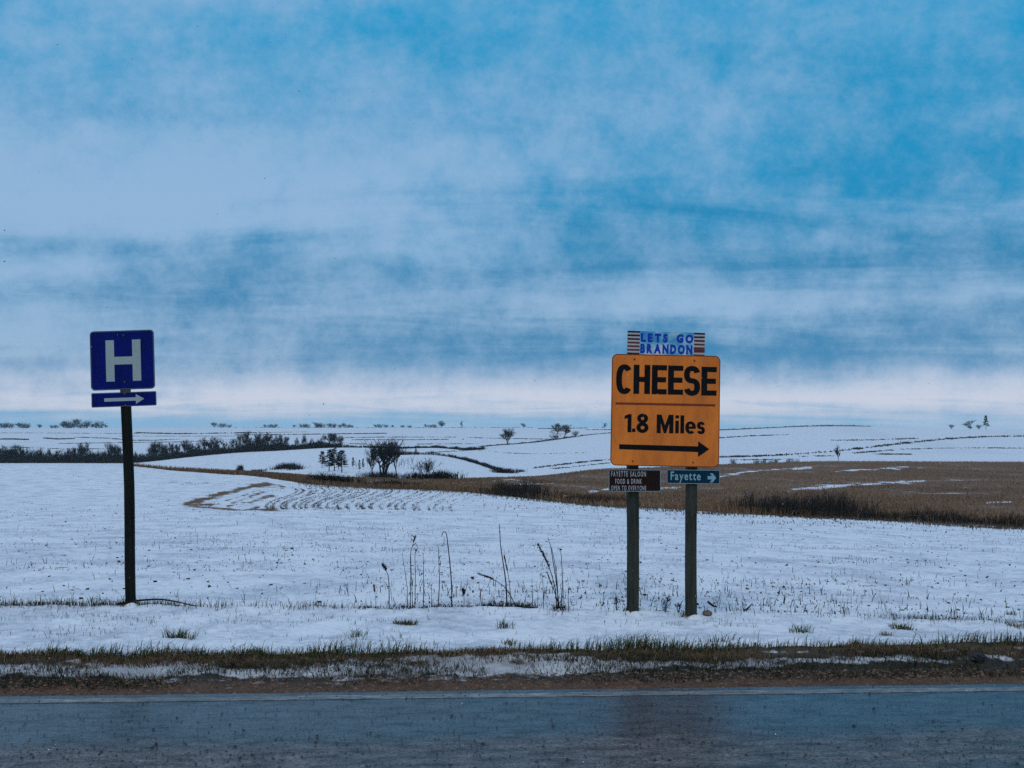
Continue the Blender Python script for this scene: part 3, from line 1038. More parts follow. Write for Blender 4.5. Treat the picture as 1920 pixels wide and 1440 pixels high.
def snow_mound(name, loc, rx, ry, h, seed, parent=None):
    """small drift of snow lying against something"""
    n, m = 14, 6
    V, F = [(0, 0, h)], []
    rr = random.Random(seed)
    for j in range(1, m + 1):
        f = j / m
        for k in range(n):
            a = k * math.tau / n
            q = 1 + 0.25 * math.sin(3 * a + seed) * f + rr.uniform(-.06, .06)
            V.append((rx * f * q * math.cos(a), ry * f * q * math.sin(a), h * (1 - f ** 1.6) - (0.04 if j == m else 0)))
    for k in range(n):
        F.append((0, 1 + k, 1 + (k + 1) % n))
    for j in range(m - 1):
        for k in range(n):
            a = 1 + j * n + k; b = 1 + j * n + (k + 1) % n
            F.append((a, a + n, b + n, b))
    return link(name, mesh(name, V, F, M_SNOW, True), parent, loc)


MP = 12.0 / FPX          # metres per photo pixel at the depth of the sign boards

# --- hospital sign: leans a little to its left
hx, hy, hz = at(251, 12.15)
HM = hy / FPX
hosp = empty('hospital_sign', (hx, hy, hz), (0, R(-2.1), R(3)))
tag(hosp, 'blue hospital sign with a large white H above an arrow plate on a dark post', 'road sign')
post_top = (1137 - 628) * HM
V, F = timber(0.094, 0.09, post_top, 3)
link('post', mesh('post', V, F, M_WOOD_DARK), hosp)
hc = (-0.016, -0.052, (1137 - 681) * HM)
hp = plate('sign_panel', hosp, 0.672, 0.632, 0.042, 0.004, M_HBLUE, M_RIM, hc, 0, 0.012)
yo = -0.002
# H strokes measured on the board (metres from the board centre)
link('letter', glyph_mesh('H', (-0.173, -0.225, 0.366, 0.440), 0.088, 0.083, yo, M_HWHITE), hp)
bolt(hp, 0.018, yo, 0.262, 0.012); bolt(hp, 0.018, yo, -0.235, 0.012)
ap = plate('arrow_plate', hosp, 0.680, 0.153, 0.014, 0.004, M_HBLUE, M_RIM, (-0.010, -0.052, (1137 - 754.5) * HM), 0, 0.009)
s = 0.036
arrow_poly = [(-0.205, -0.018), (0.125, -0.018), (0.125, -0.052), (0.212, 0.0), (0.125, 0.052), (0.125, 0.018), (-0.205, 0.018)]
link('arrow', mesh('arrow', *prism(arrow_poly, yo, 0.0012), M_HWHITE), ap)
bolt(ap, 0.012, yo, 0.060, 0.012); bolt(ap, 0.012, yo, -0.062, 0.012)
V, F, _ = rounded_plate(0.10, 0.032, 0.004, 0.012)
link('bracket', mesh('bracket', V, F, M_BOLT), hosp, (0.004, -0.0545, (1137 - 740) * HM))

# --- cheese sign: two posts, four boards
lx, ly, lz = at(1185, 12.05)
rx_, ry_, rz_ = at(1293, 12.0)
SX = (lx + rx_) / 2
cheese = empty('advertising_sign', (SX, 12.0, min(lz, rz_)))
tag(cheese, 'orange cheese sign on two timber posts with smaller boards above and below', 'road sign')
cz0 = cheese.location.z


def sloc(px, py, dy=0.0):
    """point on the board plane in the sign's own space"""
    d = ray(px, py)
    yb = 11.93
    return (d[0] * yb - SX, yb - 12.0 + dy, CAM_Z + d[2] * yb - cz0)


for (bx, by, bz), pt, w, sd_, lean in (((lx, ly, lz), 668, 0.110, 5, 0.2), ((rx_, ry_, rz_), 668, 0.104, 8, 0.55)):
    h = top_h(1240, pt, by, bz)
    V, F = timber(w, 0.10, h, sd_, 0.004)
    link('post', mesh('post', V, F, M_WOOD_GREY), cheese, (bx - SX, by - 12.0, bz - cz0), (0, R(lean), R(14 if sd_ == 5 else 9)))
ZP = 4.235                                     # magnification of the measuring view
zm = 11.93 / FPX / ZP                          # metres per unit of that view


def zpx(zx, zy):
    return 1100 + zx / ZP, 600 + zy / ZP


def local_box(cx, cy, x0, x1, y0, y1, slope=0.0):
    """box in board space from the measuring view, undoing the board's tilt"""
    mx_, my_ = (x0 + x1) / 2, (y0 + y1) / 2
    my_ -= slope * (mx_ - cx)
    w, h = (x1 - x0) * zm, (y1 - y0) * zm
    return ((mx_ - cx) * zm - w / 2, -(my_ - cy) * zm - h / 2, w, h)


ccx, ccy = 625.0, 719.0
SL = 0.020
main_ = plate('main_board', cheese, 862 * zm, 886 * zm, 0.060, 0.010, M_ORANGE, M_ORANGE_EDGE, sloc(*zpx(ccx, ccy)), math.atan(SL), 0.009)
yo = -0.005
for ch, x0, x1, y0, y1 in (('C', 230, 360, 352, 588), ('H', 368, 500, 356, 587), ('E', 513, 632, 358, 590), ('E', 642, 762, 362, 593), ('S', 768, 897, 364, 602), ('E', 907, 1028, 372, 600)):
    link('letter', glyph_mesh(ch, local_box(ccx, ccy, x0, x1, y0, y1, SL), 46 * zm, 41 * zm, yo, M_BLACK), main_)
for ch, x0, x1, y0, y1 in (('1', 302, 357, 747, 891), ('.', 362, 389, 862, 889), ('8', 397, 493, 743, 894), ('M', 557, 690, 752, 899), ('i', 705, 733, 757, 899), ('l', 745, 775, 757, 900), ('e', 784, 868, 805, 904), ('s', 877, 940, 808, 906)):
    st = {'1': 31, '8': 32, 'M': 33, 'e': 28, 's': 27}.get(ch, 28)
    link('letter', glyph_mesh(ch, local_box(ccx, ccy, x0, x1, y0, y1, SL), st * zm, {'8': 28, 'e': 21, 's': 22}.get(ch, 26) * zm, yo, M_BLACK), main_)
b = local_box(ccx, ccy, 228, 1020, 661, 679, SL)
link('rule_line', mesh('rule_line', *prism([(b[0], b[1]), (b[0] + b[2], b[1]), (b[0] + b[2], b[1] + b[3]), (b[0], b[1] + b[3])], yo, 0.001), M_RULE), main_)


def bl(x, y):
    return ((x - ccx) * zm, -(y - SL * (x - ccx) - ccy) * zm)


link('arrow', mesh('arrow', *prism([bl(262, 1025), bl(888, 1048), bl(888, 1087), bl(977, 1025), bl(888, 963), bl(888, 1003), bl(262, 986)], yo, 0.0012), M_BLACK), main_)
for zx, zy in ((372, 310), (850, 322), (372, 1120), (850, 1130)):
    bx_, bz_ = bl(zx, zy)
    bolt(main_, bx_, yo, bz_, 0.008)

# homemade board on top
tcx, tcy = 632.0, 187.0
top_ = plate('homemade_board', cheese, 619 * zm, 188 * zm, 0.004, 0.012, M_SPRAY, None, sloc(*zpx(tcx, tcy), dy=0.012), math.atan(0.030), 0)
yt = -0.006
text_letters('LETS GO', -202 * zm, 216 * zm, 8 * zm, 78 * zm, yt, M_SPRAYBLUE, top_, 0.065, 0.20, 0.72)
text_letters('BRANDON', -205 * zm, 210 * zm, -82 * zm, -6 * zm, yt, M_SPRAYBLUE, top_, 0.065, 0.18)
for side in (-1, 1):
    xa, xb = (-309 * zm, -211 * zm) if side < 0 else (221 * zm, 307 * zm)
    nst = 13
    for k in range(nst):
        za = 94 * zm - (k + 0.02) * 188 * zm / nst
        zb_ = 94 * zm - (k + 1.02) * 188 * zm / nst + 0.0006
        if za > 93.5 * zm: za = 93.5 * zm
        m_ = M_STRIPEWHITE if k % 2 else (M_STRIPEBLACK if k < 5 or (side < 0 and k == 12) else M_STRIPERED)
        if side > 0 and k == 9: m_ = M_STRIPERED
        wob = 0.0015 * math.sin(k * 2.3)
        link('stripe', mesh('stripe', *prism([(xa + wob, zb_), (xb + wob, zb_ - wob), (xb, za - wob), (xa, za)], yt, 0.0012), m_), top_)

# saloon board
bcx, bcy = 381.5, 1275.0
sal = plate('saloon_board', cheese, 413 * zm, 174 * zm, 0.022, 0.006, M_BROWNSIGN, M_TEXTBLUE, sloc(*zpx(bcx, bcy)), math.atan(0.004), 0.006)
for s_, x0, x1, y0, y1 in (('FAYETTE SALOON', 195, 470, 1203, 1243), ('FOOD & DRINK', 228, 437, 1262, 1300), ('OPEN TO EVERYONE', 195, 472, 1316, 1352)):
    text_letters(s_, (x0 - bcx) * zm, (x1 - bcx) * zm, -(y1 - bcy) * zm, -(y0 - bcy) * zm, -0.003, M_TEXTWHITE, sal, 0.004, 0.26, 0.50)
bolt(sal, 0, -0.003, 70 * zm, 0.008); bolt(sal, 0, -0.003, -72 * zm, 0.008)

# direction plate
dcx, dcy = 847.0, 1245.0
dirp = plate('direction_plate', cheese, 421 * zm, 111 * zm, 0.012, 0.004, M_GREENSIGN, M_TEXTBLUE, sloc(*zpx(dcx, dcy)), math.atan(0.012), 0.006)
text_letters('Fayette', (667 - dcx) * zm, (905 - dcx) * zm, -(1272 - dcy) * zm, -(1205 - dcy) * zm, -0.002, M_TEXTBLUE, dirp, 0.018, 0.10)
ar = [(960, 1238), (994, 1238), (978, 1216), (1000, 1216), (1028, 1251), (1000, 1288), (978, 1288), (994, 1264), (960, 1264)]
link('arrow', mesh('arrow', *prism([((x - dcx) * zm, -(y - dcy) * zm) for x, y in ar], -0.002, 0.0012), M_TEXTBLUE), dirp)
bolt(dirp, 0, -0.002, 46 * zm, 0.008)

# snow banked against the post feet
for (px, yy, sx_, nm) in ((250, 12.03, 0.075, 'the blue hospital sign post'), (1187, 11.93, 0.07, 'the left post of the orange sign'), (1296, 11.88, 0.085, 'the right post of the orange sign')):
    x, y, z = at(px, yy)
    tag(snow_mound('snow_drift', (x + 0.02, y - 0.03, z - 0.015), sx_ * 1.3, 0.08, 0.055, int(px)), 'small heap of snow at the foot of ' + nm, 'snow heap', 'snow heaped at the post feet')


# ------------------------------------------------------------------ vegetation builders
def blades(P, H, W, lean, az, curve, cols, tipcol=None, base_drop=0.02):
    """two-segment tapering blades; P (n,3) feet, lean = sideways reach as a share of height, az = direction of lean"""
    n = len(P)
    P = np.asarray(P, float)
    H = np.broadcast_to(H, n); W = np.broadcast_to(W, n); lean = np.broadcast_to(lean, n); az = np.broadcast_to(az, n); curve = np.broadcast_to(curve, n)
    dx, dy = np.cos(az), np.sin(az)
    fa = rng.uniform(0, math.tau, n)
    wx, wy = np.cos(fa) * W / 2, np.sin(fa) * W / 2
    V = np.zeros((n, 5, 3))
    foot = P.copy(); foot[:, 2] -= base_drop
    mid = P + np.stack([dx * lean * H * (0.5 - curve * 0.3), dy * lean * H * (0.5 - curve * 0.3), H * 0.58], 1)
    tip = P + np.stack([dx * lean * H, dy * lean * H, H * (1 - 0.25 * curve * np.minimum(lean, 1.5))], 1)
    w3 = np.stack([wx, wy, np.zeros(n)], 1)
    V[:, 0] = foot - w3; V[:, 1] = foot + w3
    V[:, 2] = mid - w3 * 0.75; V[:, 3] = mid + w3 * 0.75
    V[:, 4] = tip
    i = np.arange(n)[:, None] * 5
    q = i + np.array([[0, 1, 3, 2]])
    t = i + np.array([[2, 3, 4]])
    c = np.repeat(np.asarray(cols)[:, None, :], 5, 1)
    if tipcol is not None:
        c[:, 4] = tipcol; c[:, 2] = c[:, 2] * .6 + np.asarray(tipcol) * .4; c[:, 3] = c[:, 2]
    return V.reshape(-1, 3), q, t, c.reshape(-1, 3)


def merge_blades(sets):
    Vs, Qs, Ts, Cs, o = [], [], [], [], 0
    for V, q, t, c in sets:
        Vs.append(V); Qs.append(q + o); Ts.append(t + o); Cs.append(c); o += len(V)
    return np.concatenate(Vs), np.concatenate(Qs), np.concatenate(Ts), np.concatenate(Cs)


def blade_obj(name, sets, mat=M_PLANT, origin=None, parent=None):
    V, q, t, c = merge_blades(sets)
    if origin is not None:
        V = V - np.asarray(origin)
    me = np_mesh(name, V, quads=q, tris=t, mat=mat, cols={'col': c})
    return link(name, me, parent, origin)


def pal(n, *cols, jit=0.25):
    cols = np.array(cols)
    k = rng.integers(0, len(cols), n)
    c = cols[k] * rng.uniform(1 - jit, 1 + jit, (n, 1))
    return np.clip(c, 0.004, 1)


GREEN = (0.038, 0.082, 0.022); GREEN2 = (0.026, 0.056, 0.020); OLIVE = (0.070, 0.070, 0.030)
STRAW = (0.190, 0.140, 0.080); STRAW2 = (0.125, 0.085, 0.050); DARKB = (0.030, 0.026, 0.020); TAN = (0.250, 0.138, 0.072); RUST = (0.185, 0.088, 0.042)


def feet(x, y):
    return np.stack([x, y, Z(x, y)], 1)


def along_v(n, v0, v1, x0=-7.5, x1=7.5):
    x = rng.uniform(x0, x1, n)
    v = rng.uniform(v0, v1, n)
    return x, v + ROAD_S * x


# --- roadside grass
def roadside():
    # green ridge
    n = 24000
    x, y = along_v(n, 0, 1)
    v = 8.96 + rng.normal(0, 0.055, n)
    dens = fbm(x * 0.9, x * 0 + 5, 11, 4)
    keep = rng.uniform(0, 1, n) < np.clip(0.25 + 1.3 * (dens - 0.25), 0.2, 1)
    x, v = x[keep], v[keep]
    y = v + ROAD_S * x
    n = len(x)
    tall = fbm(x * 1.1, x * 0 + 9, 17, 4)
    H = rng.gamma(4, 0.25, n) * 0.070 * (0.5 + 1.1 * np.clip((tall - 0.3) * 2.2, 0, 1.2))
    H = np.clip(H, 0.02, 0.16)
    c = pal(n, GREEN, GREEN2, GREEN, OLIVE, STRAW2)
    g = blade_obj('ridge_grass', [blades(feet(x, y), H, rng.uniform(.003, .007, n), rng.uniform(.1, 1.5, n), rng.normal(0.4, 1.3, n), 0.8, c)])
    tag(g, 'ragged green grass fringe along the top of the roadside bank', 'grass', None, 'stuff')
    # flattened straw just below it, dark sodden grass lower down
    n = 30000
    x, y = along_v(n, 8.64, 8.99)
    pn = fbm(x * 1.3, y * 3, 23, 4)
    k = rng.uniform(0, 1, n) < np.clip((pn - 0.32) * 3.2, 0.08, 1)
    x, y = x[k], y[k]; n = len(x)
    s1 = blades(feet(x, y), rng.uniform(.02, .065, n), rng.uniform(.003, .006, n), rng.uniform(.6, 2.6, n), rng.uniform(0, math.tau, n), 0.8, pal(n, STRAW, STRAW2, RUST, STRAW2, DARKB))
    n = 32000
    x, y = along_v(n, 8.22, 8.78)
    pn = fbm(x * 1.0, y * 3.5, 29, 4)
    k = rng.uniform(0, 1, n) < np.clip((pn - 0.40) * 4.5, 0.03, 1)
    x, y = x[k], y[k]; n = len(x)
    s2 = blades(feet(x, y), rng.uniform(.015, .07, n), rng.uniform(.003, .007, n), rng.uniform(.4, 2.8, n), rng.uniform(0, math.tau, n), 0.8, pal(n, DARKB, GREEN2, DARKB, STRAW2, (0.05, 0.045, 0.03)))
    g = blade_obj('bank_grass', [s1, s2])
    tag(g, 'matted straw and dark sodden grass on the dirty bank beside the road', 'grass', None, 'stuff')
    # verge: thin patchy grass poking through the snow
    n = 26000
    x, y = along_v(n, 9.1, 12.0, -9, 9)
    v = y - ROAD_S * x
    pn = fbm(x * 0.75, y * 2.2, 37, 4) + 0.06 * np.exp(-((v - 11.4) / 0.4) ** 2) + 0.10 * smooth01(2, 4.5, x) * smooth01(10.2, 10.8, v)
    k = rng.uniform(0, 1, n) < np.clip((pn - 0.57) * 2.6, 0.008, 0.6)
    x, y = x[k], y[k]; n = len(x)
    s1 = blades(feet(x, y), rng.uniform(.015, .06, n), rng.uniform(.003, .006, n), rng.uniform(.1, 1.0, n), rng.uniform(0, math.tau, n), 0.5, pal(n, OLIVE, GREEN, STRAW2, (0.07, 0.055, 0.03)))
    # grass along the field edge
    n = 22000
    x = rng.uniform(-11, 11, n)
    y = 12.12 + rng.normal(0, 0.10, n)
    pn = fbm(x * 0.45, x * 0 + 1.2, 44, 3)
    k = rng.uniform(0, 1, n) < np.clip((pn - 0.36) * 2.2, 0.05, 0.75)
    x, y = x[k], y[k]; n = len(x)
    s2 = blades(feet(x, y), rng.gamma(3, .33, n) * .055, rng.uniform(.003, .007, n), rng.uniform(.1, .9, n), rng.uniform(0, math.tau, n), 0.5, pal(n, GREEN2, OLIVE, DARKB, STRAW2, DARKB))
    g = blade_obj('verge_grass', [s1, s2])
    tag(g, 'thin patchy grass poking through the snow of the verge and field edge', 'grass', None, 'stuff')


roadside()


def tuft(px, py, w_px, h_px, n, label, cols=(GREEN, GREEN2, OLIVE), name='grass_tuft', up=0.5):
    x0, y0, z0 = hit(px, py)
    mp = y0 / FPX
    x = x0 + np.clip(rng.normal(0, w_px * mp / 4.5, n), -w_px * mp * .45, w_px * mp * .45)
    y = y0 + rng.normal(0, 0.06, n)
    H = np.clip(rng.gamma(4, .25, n) * h_px * mp * .62, .02, h_px * mp)
    az = np.arctan2(rng.normal(0, .5, n), (x - x0) * 6 + rng.normal(.1, .4, n))
    s = blades(feet(x, y), H, rng.uniform(.004, .008, n), rng.uniform(.15, 1.0, n) * up * 2, az, 0.5, pal(n, *cols))
    g = blade_obj(name, [s], origin=(x0, y0, z0))
    tag(g, label, 'grass tuft', 'grass tufts on the snowy verge')


tuft(335, 1194, 62, 26, 170, 'dark green grass tuft in the snow below the blue hospital sign')
tuft(668, 1195, 40, 22, 60, 'thin green grass tuft alone in the snow, second tuft from the blue sign')
tuft(760, 1170, 48, 12, 260, 'low olive grass tuft on the verge below the tall dead stalks', (OLIVE, STRAW2, GREEN))
tuft(945, 1178, 34, 20, 80, 'small olive grass tuft below the slanting seed-headed stalk', (OLIVE, GREEN, STRAW2))
tuft(958, 1203, 36, 12, 90, 'flat straw coloured tuft just above the roadside grass fringe', (OLIVE, STRAW, STRAW2))
tuft(1500, 1188, 44, 18, 100, 'green grass tuft in the snow to the right of the orange sign')
tuft(1345, 1203, 60, 24, 42, 'sparse upright grass tuft below the right post of the orange sign', (OLIVE, GREEN2, DARKB))
tuft(1660, 1190, 34, 9, 90, 'flat yellow-brown tuft on the far right verge', (OLIVE, STRAW2, STRAW))
tuft(1692, 1177, 48, 10, 280, 'wide low olive tuft near the right end of the field edge', (OLIVE, GREEN, STRAW2))
tuft(1895, 1150, 24, 12, 60, 'short dark tuft at the right edge of the field', (GREEN2, OLIVE, DARKB))
tuft(1905, 1176, 50, 16, 120, 'brown straw tuft at the far right end of the field edge', (STRAW2, OLIVE, STRAW))


tuft(238, 1138, 44, 15, 120, 'dead grass round the foot of the blue hospital sign post', (DARKB, GREEN2, STRAW2))
tuft(1178, 1151, 34, 11, 90, 'dark dead grass at the foot of the left orange sign post', (DARKB, STRAW2, GREEN2))
tuft(1286, 1156, 32, 12, 90, 'dark dead grass at the foot of the right orange sign post', (DARKB, STRAW2, GREEN2))


# --- corn stubble in the near field
def stubble():
    sets = []
    # rows
    n = 28000
    y = np.exp(rng.uniform(math.log(12.3), math.log(44), n))
    x = (rng.uniform(-0.62, 0.62, n)) * y
    row = np.round((y + 0.9 * np.sin(x * 0.08)) / 0.76) * 0.76 - 0.9 * np.sin(x * 0.08) + rng.normal(0, .09, n)
    y = np.where(rng.uniform(0, 1, n) < .6, row, y)
    pn = fbm(x * 0.28, y * 0.5, 53, 4)
    k = (rng.uniform(0, 1, n) < np.clip((pn - 0.42) * 3.4, .03, .9)) & (y > 12.3)
    x, y = x[k], y[k]; n = len(x)
    tall = rng.uniform(0, 1, n) < np.where(y < 15.5, .30, .16)
    H = np.where(tall, rng.uniform(.05, .15, n), rng.uniform(.008, .032, n))
    W = np.where(tall, rng.uniform(.006, .012, n), rng.uniform(.005, .020, n))
    lean = np.where(tall, rng.uniform(0, .7, n), rng.uniform(.2, 1.6, n))
    sets.append(blades(feet(x, y), H, W, lean, rng.uniform(0, math.tau, n), .2, pal(n, (.06, .052, .042), (.04, .036, .03), (.085, .072, .055), (.03, .028, .025))))
    # fallen leaves and trash
    n = 1100
    y = np.exp(rng.uniform(math.log(12.3), math.log(40), n)); x = rng.uniform(-.62, .62, n) * y
    sets.append(blades(feet(x, y), rng.uniform(.01, .035, n), rng.uniform(.02, .07, n), rng.uniform(1, 5, n), rng.uniform(0, math.tau, n), .9, pal(n, (.05, .042, .034), (.09, .075, .05))))
    # curving rows beyond the low crest
    xs = [q + random.uniform(-3.5, 3.5) for q in list(np.arange(505, 640, 12.5)) + list(np.arange(640, 860, 15))]
    for i, x0 in enumerate(xs):
        sc = 1 - 0.25 * max(0, (x0 - 640) / 320)
        dy = 0 if x0 < 700 else (x0 - 700) * 0.03
        pts = [(x0, 956 + dy), (x0 - 5, 951 + dy), (x0 - 2, 945 + dy), (x0 + 12 * sc, 938 + dy), (x0 + 34 * sc, 931 + dy), (x0 + 50 * sc, 925 + dy), (x0 + 55 * sc, 920 + dy), (x0 + 45 * sc, 915 + dy)]
        m = int((230 if x0 < 700 else 150 - (x0 - 700) * .6) * random.uniform(.6, 1.1))
        tt = rng.uniform(0, len(pts) - 1.001, m)
        tt = tt[rng.uniform(0, 1, m) < np.clip(fbm(tt * 1.5, tt * 0 + i, 5, 3) * 2.0 - .15, .35, 1)]
        for t in tt:
            k = int(t); f = t - k
            gx = pts[k][0] * (1 - f) + pts[k + 1][0] * f + random.gauss(0, .6)
            gy = pts[k][1] * (1 - f) + pts[k + 1][1] * f
            hx_, hy_, hz_ = hit(gx, gy, 30, 100)
            q = 3
            P = np.array([[hx_ + random.gauss(0, .05), hy_ + random.gauss(0, .2), 0] for _ in range(q)])
            P[:, 2] = Z(P[:, 0], P[:, 1])
            sets.append(blades(P, rng.uniform(.03, .09, q), rng.uniform(.010, .025, q), rng.uniform(0, .8, q), rng.uniform(0, math.tau, q), .2, pal(q, (.07, .055, .04), (.045, .04, .033))))
    # thin stubble over the rest of the far half of the field
    n = 7000
    px = rng.uniform(-150, 2050, n)
    ye = np.interp(px, EDGE_PX, EDGE_Y)
    y = 41 + (ye - 41) * rng.uniform(0, 1, n) ** 0.8
    x = (px - 960) / FPX * y
    pn = fbm(x * .15, y * .25, 59, 4)
    k = rng.uniform(0, 1, n) < np.clip((pn - .38) * 2.4, .05, .8) * np.where(px < 330, .5, 1)
    x, y = x[k], y[k]; n = len(x)
    sets.append(blades(feet(x, y), rng.uniform(.03, .09, n), rng.uniform(.015, .05, n), rng.uniform(0, .8, n), rng.uniform(0, math.tau, n), .2, pal(n, (.08, .065, .045), (.06, .05, .04))))
    # dense rough strip just inside the field boundary
    n = 9000
    px = rng.uniform(560, 2050, n)
    ye = np.interp(px, EDGE_PX, EDGE_Y)
    y = ye - 0.2 - rng.gamma(1.6, 1.6, n)
    x = (px - 960) / FPX * y
    k = rng.uniform(0, 1, n) < np.clip(fbm(x * .5, y * .5, 63, 3) * 1.8 - .5, .05, 1)
    x, y = x[k], y[k]; n = len(x)
    sets.append(blades(feet(x, y), rng.uniform(.05, .25, n), rng.uniform(.02, .05, n), rng.uniform(0, .8, n), rng.uniform(0, math.tau, n), .3, pal(n, (.09, .07, .05), (.06, .05, .04), STRAW2)))
    g = blade_obj('corn_stubble', sets)
    tag(g, 'cut corn stubble and trash poking through the snow of the near field', 'stubble', None, 'stuff')


stubble()


# --- tan grass in the dip
def meadow():
    sets = []
    n = 150000
    px = rng.uniform(240, 2080, n)
    ye = np.interp(px, EDGE_PX, EDGE_Y); yt = np.interp(px, EDGE_PX, TOP_Y)
    u = rng.uniform(0, 1, n)
    y = np.exp(np.log(ye + .4) * (1 - u) + np.log(yt) * u)
    x = (px - 960) / FPX * y
    pn = fbm(x * .22, y * .22, 61, 5)
    P = feet(x, y)
    qx, qy = project(P[:, 0], P[:, 1], P[:, 2])
    keep = rng.uniform(0, 1, n) < np.clip(.35 + 2.0 * (pn - .35), .12, 1)
    for pts, w in (([(1060, 930), (1100, 924), (1145, 917), (1200, 912)], 4), ([(1345, 893), (1385, 887), (1430, 881), (1520, 877)], 3), ([(1480, 921), (1520, 915), (1570, 911), (1640, 907), (1730, 901)], 5.5),
                   ([(1560, 884), (1640, 880), (1700, 877)], 3), ([(925, 901), (960, 899), (1000, 905)], 2.4), ([(1590, 972), (1640, 975)], 4), ([(1700, 966), (1750, 968)], 4), ([(1220, 917), (1300, 912)], 2)):
        d = seg_dist(qx, qy, pts, 1.6)
        keep &= rng.uniform(0, 1, n) > 0.9 * np.clip(4.0 * (fbm(P[:, 0] * 0.7, P[:, 1] * 0.5, 78, 5, 0.65) - 0.36), 0, 1) * np.exp(-(d / (w * 1.1)) ** 2)
    P = P[keep]; n = len(P)
    near_edge = np.clip(1 - (P[:, 1] - np.interp(960 + FPX * P[:, 0] / P[:, 1], EDGE_PX, EDGE_Y)) / 9.0, 0, 1)
    H = rng.uniform(.06, .20, n) * (1 + 1.9 * near_edge)
    tn = fbm(P[:, 0] * .06, P[:, 1] * .06, 71, 4)
    c = pal(n, TAN, RUST, STRAW, (.17, .12, .085), jit=.3) * (0.6 + 0.8 * tn)[:, None]
    sets.append(blades(P, H, rng.uniform(.02, .06, n), rng.uniform(0, .7, n), rng.uniform(0, math.tau, n), .4, c))
    g = blade_obj('meadow_grass', sets)
    tag(g, 'dead tan grass filling the dip beyond the snow field', 'grass', None, 'stuff')


meadow()


# --- thickets, hedges and weedy field margins
def brush(name, spots, label, cat, group=None, n=900, h=(1, 2), w=(.02, .05), cols=(DARKB, (.04, .034, .028)), spread=(1.0, 1.0), lean=.6, kind=None, uneven=.5):
    """dense stand of thin twigs along a line of ground points"""
    S = np.array([s[:3] for s in spots], float)
    hs = np.array([s[3] if len(s) > 3 else 1.0 for s in spots])
    if len(S) > 1:
        L_ = np.r_[0, np.cumsum(np.hypot(np.diff(S[:, 0]), np.diff(S[:, 1])))]
        t = rng.uniform(0, L_[-1], n)
        x = np.interp(t, L_, S[:, 0]); y = np.interp(t, L_, S[:, 1]); hm = np.interp(t, L_, hs)
    else:
        x = np.full(n, S[0, 0]); y = np.full(n, S[0, 1]); hm = np.full(n, hs[0]); t = rng.uniform(0, 1, n)
    x = x + rng.normal(0, spread[0], n); y = y + rng.normal(0, spread[1], n)
    if len(S) == 1:
        r = np.hypot((x - S[0, 0]) / (spread[0] * 2.2), (y - S[0, 1]) / (spread[1] * 2.2))
        hm = hm * np.sqrt(np.clip(1 - r ** 2, .05, 1))
    un = 1 - uneven + 2 * uneven * fbm(x * .6 / max(h), y * 0 + 3.3, 15 + len(spots), 3)
    H = rng.uniform(h[0], h[1], n) * hm * un
    P = feet(x, y)
    s = [blades(P, H, rng.uniform(w[0], w[1], n), rng.uniform(0, lean, n), rng.uniform(0, math.tau, n), .1, pal(n, *cols))]
    # side twigs from part-way up
    m = n
    k = rng.integers(0, n, m)
    Q = P[k].copy(); Q[:, 2] += H[k] * rng.uniform(.2, .75, m)
    s.append(blades(Q, H[k] * rng.uniform(.25, .5, m), rng.uniform(w[0] * .6, w[1] * .8, m), rng.uniform(.4, 1.6, m), rng.uniform(0, math.tau, m), .2, pal(m, *cols), base_drop=0))
    org = (float(S[:, 0].mean()), float(S[:, 1].mean()), float(Z(S[:, 0].mean(), S[:, 1].mean())))
    o = blade_obj(name, s, origin=org)
    tag(o, label, cat, group, kind)
    return o


def hits(pts, y0=7.8, y1=1500):
    return [hit(p[0], p[1], y0, y1) + tuple(p[2:]) for p in pts]


BR1 = (.009, .010, .010); BR2 = (.018, .017, .015); BR3 = (.034, .028, .022)
g_th = 'dark brush along the edge of the tan grass'
brush('thicket', hits([(1405, 959, .7), (1440, 961, 1), (1500, 965, 1.1), (1560, 968, 1.0), (1605, 971, .8)], 40, 120), 'long dark thicket at the snow edge to the right of the orange sign', 'thicket', g_th, 2600, (.25, 1.2), (.012, .03), (BR2, BR3, BR1, (.06, .045, .034)), (.9, 1.6), .5, None, .8)
brush('thicket', hits([(945, 927, 1), (965, 931, 1), (1005, 935, 1)], 40, 120), 'dark brush clump at the snow edge to the left of the orange sign', 'thicket', g_th, 1100, (.3, 1.2), (.014, .035), (BR2, BR3, BR1), (.9, 1.4), .6, None, .8)
brush('thicket', hits([(1060, 940, .8), (1100, 943, 1), (1150, 946, .8)], 40, 120), 'brown brush clump touching the left post of the orange sign from behind', 'thicket', g_th, 900, (.4, 1.0), (.02, .05), (BR3, BR2, RUST), (.7, .8), .6)
brush('thicket', hits([(1610, 972, .5), (1680, 976, .6), (1740, 978, .9), (1800, 982, .8), (1860, 985, 1), (1960, 990, 1)], 40, 120), 'low dark brush along the snow edge at the far right', 'thicket', g_th, 2300, (.2, .8), (.012, .03), (BR2, BR3, BR1), (.8, 1.0), .7, None, .9)
brush('thicket', hits([(612, 906, 1), (640, 908, 1)], 40, 130), 'dark clump in the tan strip below the pines', 'thicket', g_th, 500, (.4, .9), (.03, .06), (BR1, BR2), (1.0, 1.0), .6)
brush('thicket', hits([(715, 912, .7), (740, 914, 1), (760, 914, .7)], 40, 130), 'dark clump in the tan strip below the big bare tree', 'thicket', g_th, 450, (.3, .8), (.03, .06), (BR2, BR3, BR1), (.8, .8), .6)
brush('thicket', hits([(765, 898, .7), (790, 899, 1), (820, 899, 1), (835, 899, .6)], 90, 160), 'dark brush below the small bare tree right of the big tree', 'thicket', g_th, 900, (.5, 1.1), (.03, .07), (BR1, BR2), (1.0, 1.0), .6)
